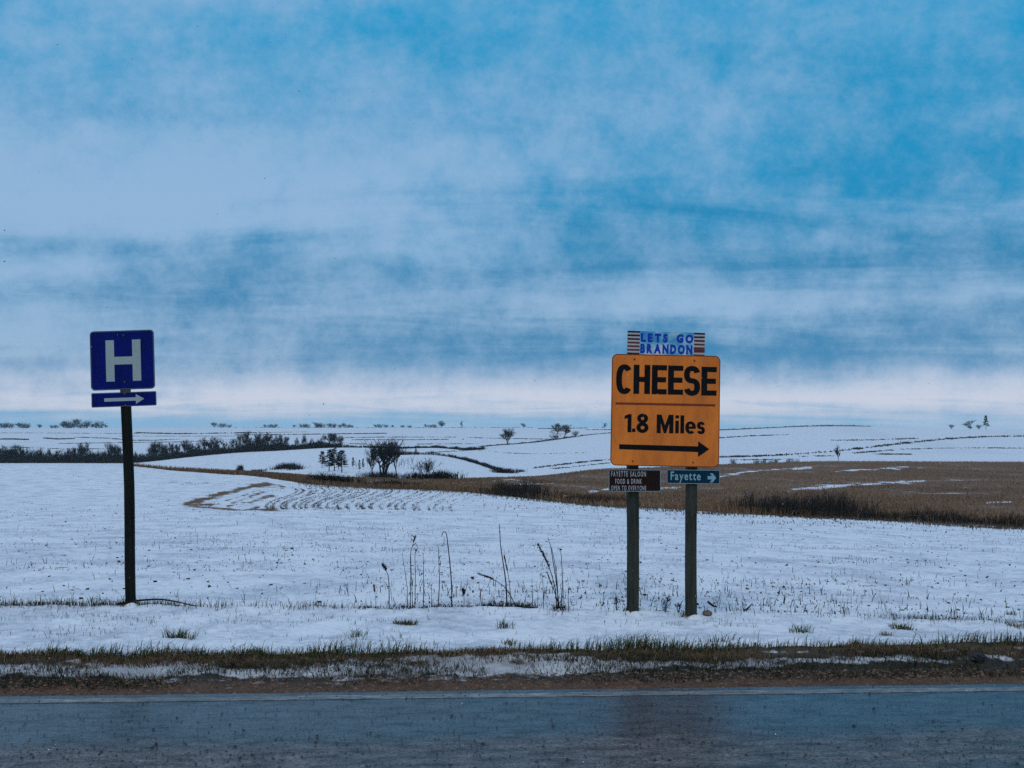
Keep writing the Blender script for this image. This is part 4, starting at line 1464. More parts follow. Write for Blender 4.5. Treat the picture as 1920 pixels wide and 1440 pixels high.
brush('thicket', hits([(690, 897, .8), (715, 897, 1), (735, 897, .8)], 130, 260), 'dark brush round the foot of the big bare tree', 'thicket', g_th, 700, (.6, 1.6), (.04, .08), (BR1, BR2), (1.2, 1.2), .8)
brush('bush', hits([(518, 881, .5), (530, 878, 1), (545, 878, 1), (558, 881, .5)], 130, 330), 'dark rounded bush on the snow slope left of the pines', 'bush', None, 900, (.7, 1.8), (.05, .1), (BR1, BR2), (1.0, 1.6), .8, None, .2)
brush('bush', hits([(475, 884, .8), (490, 884, .8)], 110, 300), 'low dark bush at the snow edge left of the rounded bush', 'bush', None, 260, (.4, .9), (.04, .08), (BR1, BR2), (.9, .9), .8)
brush('bush', hits([(450, 884)], 110, 300), 'small upright bush left of the low dark bush, on the tan strip', 'bush', None, 260, (.9, 1.7), (.04, .08), (BR1, BR2), (.5, .5), .6)
brush('bush', hits([(930, 886, .7), (945, 887, 1), (960, 887, .9)], 140, 420), 'low dark bush where the hedge meets the tan dip, left of the orange sign', 'bush', None, 600, (.7, 1.6), (.05, .1), (BR1, BR2), (1.1, 1.1), 1.0)
brush('bush', hits([(970, 885, .8), (980, 885, .8)], 140, 420), 'tiny dark bush to the right of the low hedge-end bush', 'bush', None, 150, (.5, 1.0), (.05, .1), (BR1, BR2), (.6, .6), 1.0)
# hedgerows on the slopes behind
g_h = 'hedgerows across the snowy slopes'
brush('hedgerow', [at(p, d) + (h,) for p, d, h in ((-420, 432, .9), (-120, 432, 1), (0, 432, 1), (60, 432, 1.1), (110, 432, .8), (160, 432, 1), (240, 430, .9), (300, 428, .8))], 'dark brush under the bare trees at the left edge', 'hedgerow', g_h, 13000, (1.2, 4.8), (.10, .2), (BR1, BR2), (1.0, 2.0), .5)
brush('hedgerow', [at(p, d) + (h,) for p, d, h in ((300, 426, .9), (340, 427, 1), (400, 428, 1), (450, 428, 1.1), (480, 428, 1.2), (520, 420, 1), (560, 412, .9), (600, 405, .8), (640, 402, .6))], 'dark hedge under the row of bare trees climbing right', 'hedgerow', g_h, 7500, (0.8, 3.2), (.10, .2), (BR1, BR2), (.6, 1.5), .5)
brush('hedgerow', [at(p, d) + (h,) for p, d, h in ((640, 402, 1), (690, 408, 1), (740, 425, 1), (800, 448, 1), (840, 470, 1.4), (880, 500, 1.7), (906, 520, 1.6))], 'low dark hedge line passing behind the big bare tree', 'hedgerow', g_h, 3500, (.5, 1.0), (.10, .2), (BR1, BR2), (.6, .8), .5)
brush('hedgerow', hits([(745, 853, 1), (790, 852, 1), (815, 853, 1.2), (845, 857, 1), (872, 863, 1.2), (900, 871, 1), (940, 884, 1)], 200, 520), 'hedge slanting down the slope right of the big bare tree', 'hedgerow', g_h, 2600, (.5, 1.1), (.06, .14), (BR1, BR2), (.5, .8), .6)
brush('hedgerow', [at(p, d) + (h,) for p, d, h in ((900, 560, .5), (940, 600, .6), (985, 640, .8), (1030, 665, 1.2), (1060, 675, 1.2), (1100, 690, .8), (1150, 702, .8))], 'thin hedge climbing the slope towards the orange sign', 'hedgerow', g_h, 2600, (.5, 1.1), (.10, .2), (BR1, BR2), (.8, 1.0), .6)
brush('hedgerow', [at(p, d) + (h,) for p, d, h in ((1340, 700, .9), (1400, 712, 1), (1450, 716, .8), (1500, 718, 1), (1560, 720, 1.1), (1600, 722, 1.1), (1630, 725, .5))], 'thin hedge along the hill crest right of the orange sign', 'hedgerow', g_h, 2600, (.4, .95), (.10, .2), (BR1, BR2), (.8, 1.0), .5)


def margins():
    """weedy terrace lines and fence lines, too thin to part, on the far slopes"""
    sets = []
    lines = [([(-40, 812), (60, 812), (200, 813), (260, 813)], .5, 300), ([(255, 812), (330, 814), (480, 812)], 1.1, 700), ([(0, 824), (25, 824), (55, 825)], 1.0, 250), ([(85, 822), (110, 824), (140, 823)], .9, 250),
             ([(140, 820), (200, 822), (250, 826), (290, 826), (335, 824)], .6, 500), ([(110, 832), (180, 831), (240, 830), (340, 829), (440, 824)], .5, 500), ([(0, 838), (120, 842), (240, 842)], .4, 300),
             ([(440, 816), (560, 815), (640, 814), (725, 813)], .8, 700), ([(440, 812), (580, 810)], .4, 250), ([(640, 821), (720, 820), (860, 820), (920, 822), (1040, 824)], .6, 600), ([(660, 825), (760, 825), (870, 824)], .6, 400),
             ([(655, 832), (700, 834), (800, 833), (900, 832)], .5, 300), ([(1000, 878), (1050, 872), (1100, 866), (1145, 862), (1200, 858)], .45, 350), ([(1040, 879), (1145, 868)], .25, 150),
             ([(1340, 858), (1420, 856), (1500, 852), (1580, 845), (1640, 838), (1700, 831), (1780, 823), (1850, 819), (1940, 818)], .8, 1100), ([(1600, 850), (1660, 845), (1740, 841), (1840, 840), (1940, 841)], .4, 500),
             ([(1340, 822), (1400, 818), (1480, 815)], .5, 250), ([(1560, 826), (1640, 825), (1720, 822)], .4, 300), ([(1640, 852), (1710, 852)], .5, 200), ([(1500, 856), (1560, 855)], .4, 120), ([(1380, 863), (1500, 861)], .4, 120),
             ([(900, 845), (960, 850), (1000, 851), (1100, 849)], .2, 150), ([(1100, 806), (1145, 806)], .8, 90), ([(1010, 804), (1100, 803)], .9, 200), ([(440, 802), (640, 801), (1000, 801)], .7, 260),
             ([(200, 818), (330, 818), (440, 818)], .4, 300), ([(800, 849), (860, 846), (910, 842)], .3, 150)]
    for pts, h, n in lines:
        n = int(n * 1.9)
        t = np.sort(rng.uniform(0, len(pts) - 1.001, 40)); t[0] = 0; t[-1] = len(pts) - 1.001
        G = []
        for tt in t:
            k = int(tt); f = tt - k
            G.append(hit(pts[k][0] * (1 - f) + pts[k + 1][0] * f, pts[k][1] * (1 - f) + pts[k + 1][1] * f, 180, 1400))
        G = np.array(G)
        u = rng.uniform(0, 39, n); k = u.astype(int); f = (u - k)[:, None]
        k2 = np.minimum(k + 1, 39)
        P = G[k] * (1 - f) + G[k2] * f
        P[:, 0] += rng.normal(0, .5, n); P[:, 1] += rng.normal(0, 1.5, n)
        P[:, 2] = Z(P[:, 0], P[:, 1])
        d = P[:, 1] / 500
        gate = fbm(P[:, 0] * .05, P[:, 1] * .01, 7, 3) > .24
        P = P[gate]; d = d[gate]; m = len(P)
        sets.append(blades(P, rng.uniform(.3, 1.0, m) * h, rng.uniform(.25, .8, m) * d, rng.uniform(0, .5, m), rng.uniform(0, math.tau, m), .2, pal(m, BR2, BR3, (.06, .05, .038)), base_drop=.1))
    g = blade_obj('field_margin_weeds', sets)
    tag(g, 'thin lines of dead weeds marking field edges on the far snowy hills', 'weeds', None, 'stuff')


margins()


# ------------------------------------------------------------------ trees
class Tree:
    """bare tree grown from tapering limbs; trunk and limbs in one mesh, twigs in another; height 10 m"""

    def __init__(self, seed, kind):
        self.r = random.Random(seed)
        self.tv, self.tf, self.cv, self.cf = [], [], [], []
        self.kind = kind
        getattr(self, kind)()

    def limb(self, V, F, a, b, ra, rb, n):
        a, b = Vector(a), Vector(b)
        d = (b - a).normalized()
        u = d.orthogonal().normalized()
        w = d.cross(u)
        o = len(V)
        for c, rad in ((a, ra), (b, rb)):
            for k in range(n):
                t = k * math.tau / n
                V.append(c + u * (rad * math.cos(t)) + w * (rad * math.sin(t)))
        for k in range(n):
            F.append((o + k, o + (k + 1) % n, o + n + (k + 1) % n, o + n + k))

    def twig(self, a, b, rad):
        a, b = Vector(a), Vector(b)
        d = (b - a).normalized()
        u = d.orthogonal().normalized() * rad
        w = d.cross(u)
        o = len(self.cv)
        self.cv += [a + u, a - u * .5 + w * .87, a - u * .5 - w * .87, b]
        self.cf += [(o, o + 1, o + 3), (o + 1, o + 2, o + 3), (o + 2, o, o + 3)]

    def grow(self, p, d, length, rad, level, maxl, up=.15, spread=.6, nkid=(3, 4), tw=.035, low=.35):
        r = self.r
        segs = 3 if level < 2 else 2
        q = Vector(p); dd = Vector(d).normalized()
        pts = [q.copy()]
        for i in range(segs):
            dd = (dd + Vector((r.gauss(0, .13), r.gauss(0, .13), r.gauss(0, .06) + up * .4))).normalized()
            q2 = q + dd * (length / segs)
            f0, f1 = 1 - .45 * i / segs, 1 - .45 * (i + 1) / segs
            if level < maxl:
                self.limb(self.tv, self.tf, q, q2, rad * f0, rad * f1, 6 if level == 0 else (4 if level == 1 else 3))
            else:
                self.twig(q, q2 + (q2 - q) * .25, max(rad, tw))
            q = q2
            pts.append(q.copy())
        if level >= maxl:
            return
        k = r.randint(*nkid) + (1 if level >= 1 else 0)
        for i in range(k):
            f = r.uniform(low, 1.0) if i else 1.0
            base = pts[min(segs, max(1, int(round(f * segs))))] if f < 1 else pts[-1]
            side = Vector((r.gauss(0, 1), r.gauss(0, 1), r.gauss(.1, .5))).normalized()
            nd = (dd * (1 - spread * .5) + side * spread * r.uniform(.6, 1.2) + Vector((0, 0, up))).normalized()
            self.grow(base, nd, length * r.uniform(.55, .82), rad * .55, level + 1, maxl, up, spread, nkid, tw)

    def round(self):
        self.grow((0, 0, -.3), (0, 0, 1), 3.2, .26, 0, 4, .10, .85, (4, 5), .046)

    def tall(self):
        self.grow((0, 0, -.3), (0, 0, 1), 4.6, .24, 0, 4, .30, .48, (4, 5), .046)

    def vase(self):
        for i in range(6):
            a = i * math.tau / 6 + self.r.uniform(-.3, .3)
            s = self.r.uniform(.15, .50)
            self.grow((.25 * math.cos(a), .25 * math.sin(a), -.3), (s * math.cos(a), s * math.sin(a), 1), 5.0 * self.r.uniform(.85, 1.1), .28, 1, 4, .20, .60, (4, 5), .06, .75)

    def twin(self):
        for s in (-1, 1):
            self.grow((.35 * s, 0, -.3), (.28 * s, .05, 1), 3.4, .26, 0, 4, .12, .75, (4, 4), .06)

    def shrub(self):
        for i in range(9):
            a = self.r.uniform(0, math.tau)
            s = self.r.uniform(.2, .8)
            self.grow((.3 * math.cos(a), .3 * math.sin(a), -.2), (s * math.cos(a), s * math.sin(a), 1), 3.6, .12, 2, 4, .12, .7, (4, 5), .07)

    def sapling(self):
        self.grow((0, 0, -.3), (0, 0, 1), 6.0, .12, 1, 3, .35, .45, (5, 7), .06)

    def pine(self):
        r = self.r
        self.limb(self.tv, self.tf, (0, 0, -.3), (0.1, 0, 5), .20, .12, 6)
        self.limb(self.tv, self.tf, (0.1, 0, 5), (0.05, 0, 10), .12, .03, 5)
        z = 2.6
        while z < 9.8:
            rad = (1 - ((z - 2.6) / 7.6)) ** .7 * 2.3 * r.uniform(.6, 1.15) + .25
            for k in range(r.randint(4, 6)):
                a = r.uniform(0, math.tau)
                e = Vector((rad * math.cos(a), rad * math.sin(a), z + r.uniform(-.35, .35)))
                s = Vector((0.08, 0, z))
                self.limb(self.tv, self.tf, s, e, .04, .015, 3)
                for j in range(24):
                    f = r.uniform(.25, 1.05)
                    c = s.lerp(e, f)
                    d = Vector((r.gauss(0, 1), r.gauss(0, 1), r.gauss(.25, .6))).normalized() * r.uniform(.3, .65)
                    self.twig(c, c + d, .11)
            z += r.uniform(.42, .62)

    def meshes(self):
        allv = self.tv + self.cv
        top = max(v.z for v in allv)
        s = 10.0 / top
        t = mesh(self.kind + '_trunk', [v * s for v in self.tv], self.tf, M_BARK)
        c = mesh(self.kind + '_crown', [v * s for v in self.cv], self.cf, M_NEEDLE if self.kind == 'pine' else M_TWIG)
        return t, c


PROTO = {}
for kind, nvar in (('round', 4), ('tall', 4), ('vase', 1), ('twin', 1), ('shrub', 3), ('sapling', 3), ('pine', 3)):
    PROTO[kind] = [Tree(100 + 17 * i + len(kind), kind).meshes() for i in range(nvar)]
NAME = {'round': 'bare_tree', 'tall': 'bare_tree', 'vase': 'bare_tree', 'twin': 'bare_tree', 'shrub': 'bare_shrub', 'sapling': 'sapling', 'pine': 'pine_tree'}
CATN = {'bare_tree': 'tree', 'bare_shrub': 'shrub', 'sapling': 'sapling', 'pine_tree': 'pine tree'}


def tree(kind, pos, h, label, group=None, wide=1.0, var=None):
    t, c = PROTO[kind][random.randrange(len(PROTO[kind])) if var is None else var]
    e = empty(NAME[kind], pos, (0, 0, random.uniform(0, math.tau)))
    s = h / 10.0
    e.scale = (s * wide, s * wide, s)
    tag(e, label, CATN[NAME[kind]], group)
    link('trunk', t, e)
    link('crown', c, e)
    return e


def tree_at(kind, px, y, py_top, label, group=None, wide=1.0, var=None):
    p = at(px, y)
    if y > 1000:            # stands just behind the brow
        p = (p[0], p[1], p[2] - 0.22 * max(top_h(px, py_top, y, p[2]), 0.6))
    return tree(kind, p, max(top_h(px, py_top, y, p[2]), 0.6), label, group, wide, var)


def tree_hit(kind, px, py, py_top, label, group=None, wide=1.0, var=None, y0=100, y1=1400):
    p = hit(px, py, y0, y1)
    return tree(kind, p, max(top_h(px, py_top, p[1], p[2]), 0.6), label, group, wide, var)


ORD = ['first', 'second', 'third', 'fourth', 'fifth', 'sixth', 'seventh', 'eighth', 'ninth', 'tenth', 'eleventh', 'twelfth', 'thirteenth', 'fourteenth', 'fifteenth', 'sixteenth', 'seventeenth', 'eighteenth', 'nineteenth', 'twentieth', 'twenty-first', 'twenty-second', 'twenty-third', 'twenty-fourth', 'twenty-fifth', 'twenty-sixth', 'twenty-seventh', 'twenty-eighth', 'twenty-ninth', 'thirtieth', 'thirty-first', 'thirty-second', 'thirty-third', 'thirty-fourth']


def nth(i, lab, thing_):
    return lab.replace(thing_, ORD[i] + ' ' + thing_ + ' from the left', 1)


# single trees that stand out
tree_hit('vase', 720, 894, 813, 'big many-stemmed bare tree in the middle of the view', None, 1.45, 0, 135)
tree_hit('tall', 697, 893, 826, 'slender bare tree leaning against the left of the big many-stemmed tree', None, .9, 1, 135)
tree_hit('tall', 744, 894, 822, 'slender bare tree close to the right of the big many-stemmed tree', None, 1.0, 2, 135)
tree_hit('shrub', 798, 893, 855, 'small bushy bare tree just right of the big many-stemmed tree', None, 1.0, 0, 135)
tree_hit('sapling', 775, 889, 866, 'thin sapling between the big bare tree and the small bushy tree', None, 1.0, 0, 135)
tree_hit('twin', 952, 834, 800, 'twin-trunked bare tree on the slope left of the orange sign', None, 1.2, 0, 400)
tree_hit('tall', 1573, 864, 831, 'lone bare tree behind the tan slope right of the orange sign', None, 1.05, 1, 190)
tree_at('round', 1820, 752, 786, 'flat-topped bare tree on the skyline at the far right', None, 1.5, 0)
tree_at('pine', 1848, 752, 778, 'dark pointed tree on the skyline at the far right', None, 1.0, 0)
tree_at('shrub', 1835, 752, 795, 'small shrub between the two skyline trees at the far right', None, 1.0, 1)
tree_at('shrub', 1783, 748, 795, 'tiny shrub left of the two skyline trees at the far right', None, 1.2, 1)
tree_at('round', 1044, 690, 792, 'left one of two round trees on the crest left of the orange sign', None, 1.1, 1)
tree_at('round', 1058, 678, 793, 'right one of two round trees on the crest left of the orange sign', None, 1.2, 2)
tree_at('shrub', 1078, 680, 806, 'round shrub right of the two crest trees beside the orange sign', None, 1.2, 2)
tree_at('shrub', 1040, 668, 813, 'low shrub below the two crest trees beside the orange sign', None, 1.5, 0)
tree_at('round', 982, 1300, 792, 'tiny lone round tree on the far skyline right of the twin-trunked tree', None, 1.1, 3)
tree_at('round', 1134, 1250, 792, 'tiny round tree on the far skyline touching the edge of the orange sign', None, 1.1, 0)
tree_at('tall', 865, 1300, 788, 'thin lone tree on the far skyline left of the twin-trunked tree', None, .9, 0)
tree_at('round', 829, 1300, 787, 'taller lone tree on the far skyline right of the big bare tree', None, 1.2, 2)
tree_hit('pine', 780, 853, 840, 'small dark conifer on the hedge right of the big bare tree', None, 1.4, 1, 250)
tree_hit('pine', 746, 860, 847, 'small dark conifer half hidden by the crown of the big bare tree', None, 1.4, 2, 250)
# pines on the snowy slope
gp = 'dark pines on the snowy slope'
for i, (px, pb, ptop, w, lab) in enumerate([(604, 877, 845, .9, 'narrow dark pine standing apart, leftmost of the pines'), (617, 884, 841, 1.0, 'tall dark pine second from the left of the pines'),
                                            (627, 883, 839, 1.0, 'tallest dark pine in the middle of the pines'), (641, 886, 843, 1.0, 'broad dark pine, rightmost of the tall pines'), (635, 880, 846, .9, 'dark pine squeezed between the two tallest pines')]):
    tree_hit('pine', px, pb, ptop, lab, gp, w * 1.3, i % 3, 140, 380)
gs = 'young trees on the snowy slope'
for i, (px, pb, ptop, k) in enumerate([(662, 879, 857, 'pine'), (674, 884, 861, 'pine'), (681, 881, 859, 'pine'), (668, 880, 860, 'sapling'), (690, 878, 850, 'sapling'), (700, 880, 852, 'sapling')]):
    tree_hit(k, px, pb, ptop, '%s slim young tree from the left, between the pines and the big bare tree' % ORD[sorted((662, 674, 681, 668, 690, 700)).index(px)], gs, .7, i % 3, 140, 380)
for i, (px, pb, ptop) in enumerate([(752, 879, 855), (757, 880, 858), (765, 879, 857), (748, 880, 862), (772, 878, 852)]):
    tree_hit('sapling', px, pb, ptop, nth(sorted((752, 757, 765, 748, 772)).index(px), 'slim sapling on the snow right of the big bare tree', 'sapling'), 'saplings right of the big tree', .8, i % 3, 140, 380)
# four large trees behind the pines
for i, (px, top, lab) in enumerate([(607, 817, 'left one of the large bare trees behind the pines'), (618, 811, 'second of the large bare trees behind the pines'), (630, 809, 'tallest of the large bare trees behind the pines'), (641, 815, 'right one of the large bare trees behind the pines')]):
    tree_at('round', px, 404 - i, top, lab, 'large trees behind the pines', 1.1, i % 4)
# tree row across the left half
rows = [('in the dense clump at the left edge', 'trees of the dense clump at the left edge', 434,
         [(-14, 836), (4, 835), (15, 838), (27, 832), (39, 836), (50, 835), (59, 842), (70, 843), (80, 837), (91, 841)]),
        ('in the row left of the blue sign post', 'trees in the loose row left of the blue sign post', 433,
         [(111, 842), (122, 843), (136, 838), (150, 832), (160, 829), (168, 840), (181, 849), (196, 846), (210, 828), (221, 830)]),
        ('in the row just right of the blue sign post', 'trees just right of the blue sign post', 431,
         [(254, 845), (266, 855), (284, 829), (293, 825), (303, 826), (315, 832), (325, 829), (334, 838)]),
        ('in the row climbing towards the pines', 'trees in the row climbing towards the pines', 429,
         [(350, 823), (361, 835), (374, 828), (387, 820), (400, 818), (410, 828), (424, 825), (433, 822), (449, 813), (461, 807), (470, 818)]),
        ('in the last row left of the pines', 'trees left of the pines', 424,
         [(482, 812), (491, 807), (500, 810), (516, 816), (527, 813), (538, 818), (559, 821), (570, 815), (583, 822)])]
for lab, grp, d, lst in rows:
    more = []
    for i, (px, top) in enumerate(lst):
        more.append((px, top, random.choice(['round', 'tall', 'tall', 'tall'])))
        more.append((px - 4, top + random.choice((2, 5, 9)), 'tall'))
        more.append((px + 5, top + random.choice((4, 7, 11)), random.choice(['tall', 'sapling', 'sapling'])))
    more.sort()
    for i, (px, top, kd) in enumerate(more):
        dd = d + (i * 7 % 5) - 2 - max(0, (px - 500) * .2)
        tree_at(kd, px, dd, top - 2, '%s bare tree from the left %s' % (ORD[i], lab), grp, random.uniform(.7, 1.15))
    for i, (px, top) in enumerate(lst[::2]):
        if px < 480:
            tree_at('shrub', px + 8, d - 4, top + 18, '%s low shrub from the left %s' % (ORD[i], lab), grp.replace('trees', 'shrubs'), 1.1)
# skyline rows
sky_rows = [('on the skyline at the left edge', 'skyline trees at the left edge', 1290, [(3, 793), (10, 791), (20, 793), (37, 793), (45, 791), (51, 794)]),
            ('in the skyline row left of the blue sign post', 'skyline trees left of the blue sign post', 1290, [(75, 795), (98, 797), (106, 796), (119, 789), (127, 787), (132, 792), (139, 785), (150, 793), (161, 787), (172, 794), (184, 788), (199, 796), (192, 800)]),
            ('of the skyline trio right of the blue sign', 'trio of skyline trees', 1300, [(403, 792), (416, 793), (429, 796)]),
            ('on the skyline above the last valley row', 'skyline trees above the valley row', 1300, [(497, 796), (506, 796), (514, 794), (552, 797), (568, 793), (577, 795)]),
            ('in the dense skyline clump above the pines', 'skyline trees above the pines', 1300, [(591, 791), (597, 792), (604, 793), (617, 794), (625, 793), (638, 796), (646, 793), (653, 795), (660, 797)]),
            ('on the skyline above the big bare tree', 'skyline trees above the big bare tree', 1300, [(705, 796), (713, 795), (724, 796), (737, 797), (755, 797), (768, 797)]),
            ('in the skyline clump right of the big bare tree', 'skyline clump right of the big tree', 1300, [(797, 795), (806, 796), (815, 795)])]
for lab, grp, d, lst in sky_rows:
    lst = sorted(lst)
    for i, (px, top) in enumerate(lst):
        tree_at('shrub' if i % 3 else 'round', px, d + i % 4, top - 1, '%s tiny tree from the left %s' % (ORD[i], lab), grp, 1.25)
# little weeds on the brow right of the sign
for i, px in enumerate((1374, 1417, 1431, 1444, 1453, 1480, 1492)):
    tree_at('shrub', px, 300 + 5 * (i % 3), 857 + (i * 5 % 4), nth(i, 'tiny shrub behind the tan brow right of the orange sign', 'shrub'), 'shrubs peeping over the tan brow', .7)


# ------------------------------------------------------------------ dead weed stalks at the field edge
def tube(pts, r0, r1, n=6):
    V, F = [], []
    P = [Vector(p) for p in pts]
    for i, p in enumerate(P):
        d = (P[min(i + 1, len(P) - 1)] - P[max(i - 1, 0)]).normalized()
        u = d.cross(Vector((0, 1, 0.01))).normalized()
        w = d.cross(u)
        f = i / (len(P) - 1)
        r = r0 * (1 - f) + r1 * f
        for k in range(n):
            a = k * math.tau / n
            V.append(p + u * (r * math.cos(a)) + w * (r * math.sin(a)))
    for i in range(len(P) - 1):
        for k in range(n):
            F.append((i * n + k, i * n + (k + 1) % n, (i + 1) * n + (k + 1) % n, (i + 1) * n + k))
    F.append(tuple(range(n - 1, -1, -1))); F.append(tuple((len(P) - 1) * n + k for k in range(n)))
    return V, F


def spline(pts, n=14):
    P = [Vector(p) for p in pts]
    P = [P[0] * 2 - P[1]] + P + [P[-1] * 2 - P[-2]]
    out = []
    m = len(P) - 3
    for i in range(n + 1):
        t = i / n * m
        k = min(int(t), m - 1); f = t - k
        a, b, c, d = P[k:k + 4]
        out.append(0.5 * ((2 * b) + (c - a) * f + (2 * a - 5 * b + 4 * c - d) * f * f + (3 * b - a - 3 * c + d) * f ** 3))
    return out


def stalk(zpts, label, r=0.006, head=None, group='dead weed stalks at the field edge', leaves=0):
    """zpts measured in a 4.174x view whose corner is (660, 960), foot first"""
    S = 4.174
    px = [(660 + a / S, 960 + b_ / S) for a, b_ in zpts]
    x0, y0, z0 = hit(px[0][0], px[0][1])
    y0 = min(max(y0, 11.9), 12.6)
    x0 = (px[0][0] - 960) / FPX * y0
    z0 = float(Z(x0, y0))
    sway = random.uniform(-.06, .06)
    W = []
    for i, (a, b_) in enumerate(px):
        d = ray(a, b_)
        yy = y0 + sway * i
        W.append(Vector((d[0] * yy - x0, yy - y0, CAM_Z + d[2] * yy - z0)))
    W[0] = Vector((0, 0, -0.03))
    e = empty('weed_stalk', (x0, y0, z0))
    tag(e, label, 'weed', group)
    sp = spline(W, 16)
    link('stem', mesh('stem', *tube(sp, r, r * .45), M_STALK, True), e)
    if head:
        f0, f1, wid = head
        n = 150
        t = rng.uniform(f0, f1, n) * 16
        k = np.minimum(t.astype(int), 15); f = (t - k)[:, None]
        A = np.array([tuple(p) for p in sp])
        Q = A[k] * (1 - f) + A[k + 1] * f
        Q = Q + rng.normal(0, wid * .3, (n, 3))
        s = blades(Q, rng.uniform(.6, 1.6, n) * wid, rng.uniform(.3, .6, n) * wid, rng.uniform(.2, 1.2, n), rng.uniform(0, math.tau, n), .2, pal(n, (.03, .025, .02), (.05, .04, .03)), base_drop=0.004)
        blade_obj('seed_head', [s], parent=e)
    if leaves:
        A = np.array([tuple(p) for p in sp])
        for k in range(leaves):
            i = random.randint(9, 15)
            dx = random.choice((-1, 1)) * random.uniform(.02, .06)
            p = Vector(A[i])
            link('leaf', mesh('leaf', *tube([p, p + Vector((dx * .6, 0, .03)), p + Vector((dx, 0, random.uniform(-.03, .02)))], .006, .002, 4), M_STALK), e)


stalk([(193, 772), (186, 690), (170, 572)], 'short weed with a small tuft on top, leftmost of the dead stalks', .003, (.78, 1, .012))
stalk([(297, 772), (290, 600), (283, 500), (262, 450), (240, 412)], 'bent weed with a thick dark drooping seed head, second from the left', .0055, (.72, 1, .018))
stalk([(440, 752), (432, 600), (415, 470), (392, 312)], 'thin slanting dead stalk, leftmost of the tight bunch of tall stalks', .0035)
stalk([(462, 745), (459, 520), (458, 330), (478, 250), (497, 188)], 'tall stalk topped by a crooked leafy tip, in the tight bunch', .0045, (.80, 1, .010), leaves=3)
stalk([(480, 757), (468, 560), (460, 340)], 'straight thin stalk just right of the crooked leafy one', .004)
stalk([(497, 747), (496, 520), (493, 340), (505, 302), (525, 322)], 'stalk with a small curled hook at its top, in the tight bunch', .004, leaves=3)
stalk([(563, 770), (560, 560), (557, 318)], 'straight bare stalk standing alone right of the tight bunch', .005)
stalk([(626, 770), (624, 660), (622, 562)], 'short straight bare stalk between two taller ones', .004)
stalk([(675, 762), (684, 560), (680, 400), (675, 268)], 'slim straight stalk with a forked tip, left of the hooked one', .0055, leaves=2)
stalk([(783, 772), (780, 600), (768, 420), (748, 240), (738, 170), (718, 155), (700, 192)], 'tall stalk bent over into a hook at its top', .007)
stalk([(1213, 735), (1205, 560), (1180, 380), (1163, 260), (1153, 95)], 'tallest dead stalk of all, standing straight left of the orange sign', .008, (.80, 1, .005))
stalk([(1248, 712), (1232, 560), (1212, 440), (1190, 342)], 'weed with a narrow dark seed head leaning on the tallest stalk', .0045, (.62, 1, .012))
stalk([(1292, 716), (1215, 612), (1150, 555), (1085, 520), (985, 483)], 'long weed slanting far to the left with a bushy seed head', .005, (.70, 1, .014))
stalk([(1415, 762), (1411, 640), (1408, 512)], 'thin straight stalk between the tallest stalk and the thick clump', .003)
stalk([(1450, 765), (1452, 690), (1453, 620)], 'very short thin stalk left of the thick clump', .0025)
stalk([(1498, 777), (1495, 600), (1491, 500), (1478, 478), (1470, 522)], 'thin short stalk hooked at the top, left of the thick clump', .0035)
stalk([(1602, 772), (1590, 600), (1545, 440), (1500, 340), (1455, 253)], 'leaning weed with a long shaggy dark seed head in the thick clump', .006, (.50, 1, .018))
stalk([(1622, 772), (1600, 560), (1572, 380), (1555, 270), (1533, 203)], 'tallest bare stalk of the thick clump beside the orange sign', .006)
stalk([(1612, 772), (1606, 560), (1590, 420), (1563, 280)], 'straight stalk in the middle of the thick clump', .006)
stalk([(1637, 772), (1646, 540), (1640, 380), (1630, 300), (1603, 280)], 'stalk curling over at the top, right side of the thick clump', .005)
stalk([(1632, 772), (1580, 610), (1555, 550), (1527, 475)], 'short leaning weed with a small seed head in the thick clump', .005, (.55, 1, .010))
stalk([(1660, 774), (1655, 640), (1651, 535)], 'short thin stalk touching the right side of the thick clump', .0035)
stalk([(1693, 792), (1692, 660), (1692, 552)], 'thin straight stalk, rightmost of the dead stalks', .0035)
stalk([(880, 690), (876, 650), (868, 612)], 'small dark curled weed on the snow between the hooked and the tallest stalk', .004, (.55, 1, .02))


def tangle(px, py, w_px, h_px, n, label, cols=(DARKB, BR3, BR2)):
    x0, y0, z0 = hit(px, py)
    mp = y0 / FPX
    x = x0 + rng.uniform(-.5, .5, n) * w_px * mp
    y = y0 + rng.normal(0, .12, n)
    s = blades(feet(x, y), rng.uniform(.2, 1.0, n) * h_px * mp, rng.uniform(.004, .012, n), rng.uniform(.3, 2.2, n), rng.uniform(0, math.tau, n), .7, pal(n, *cols))
    o = blade_obj('weed_mat', [s], origin=(x0, y0, z0))
    tag(o, label, 'weeds')


tangle(955, 1141, 100, 14, 420, 'dark flattened mat of dead weeds round the foot of the tallest stalk')
tangle(830, 1140, 190, 10, 330, 'thin tangle of dead leaves below the hooked stalk')
tangle(1050, 1146, 26, 14, 90, 'dark tuft at the foot of the thick clump of stalks')
tangle(720, 1143, 100, 9, 130, 'sparse dead leaves round the feet of the leftmost stalks')


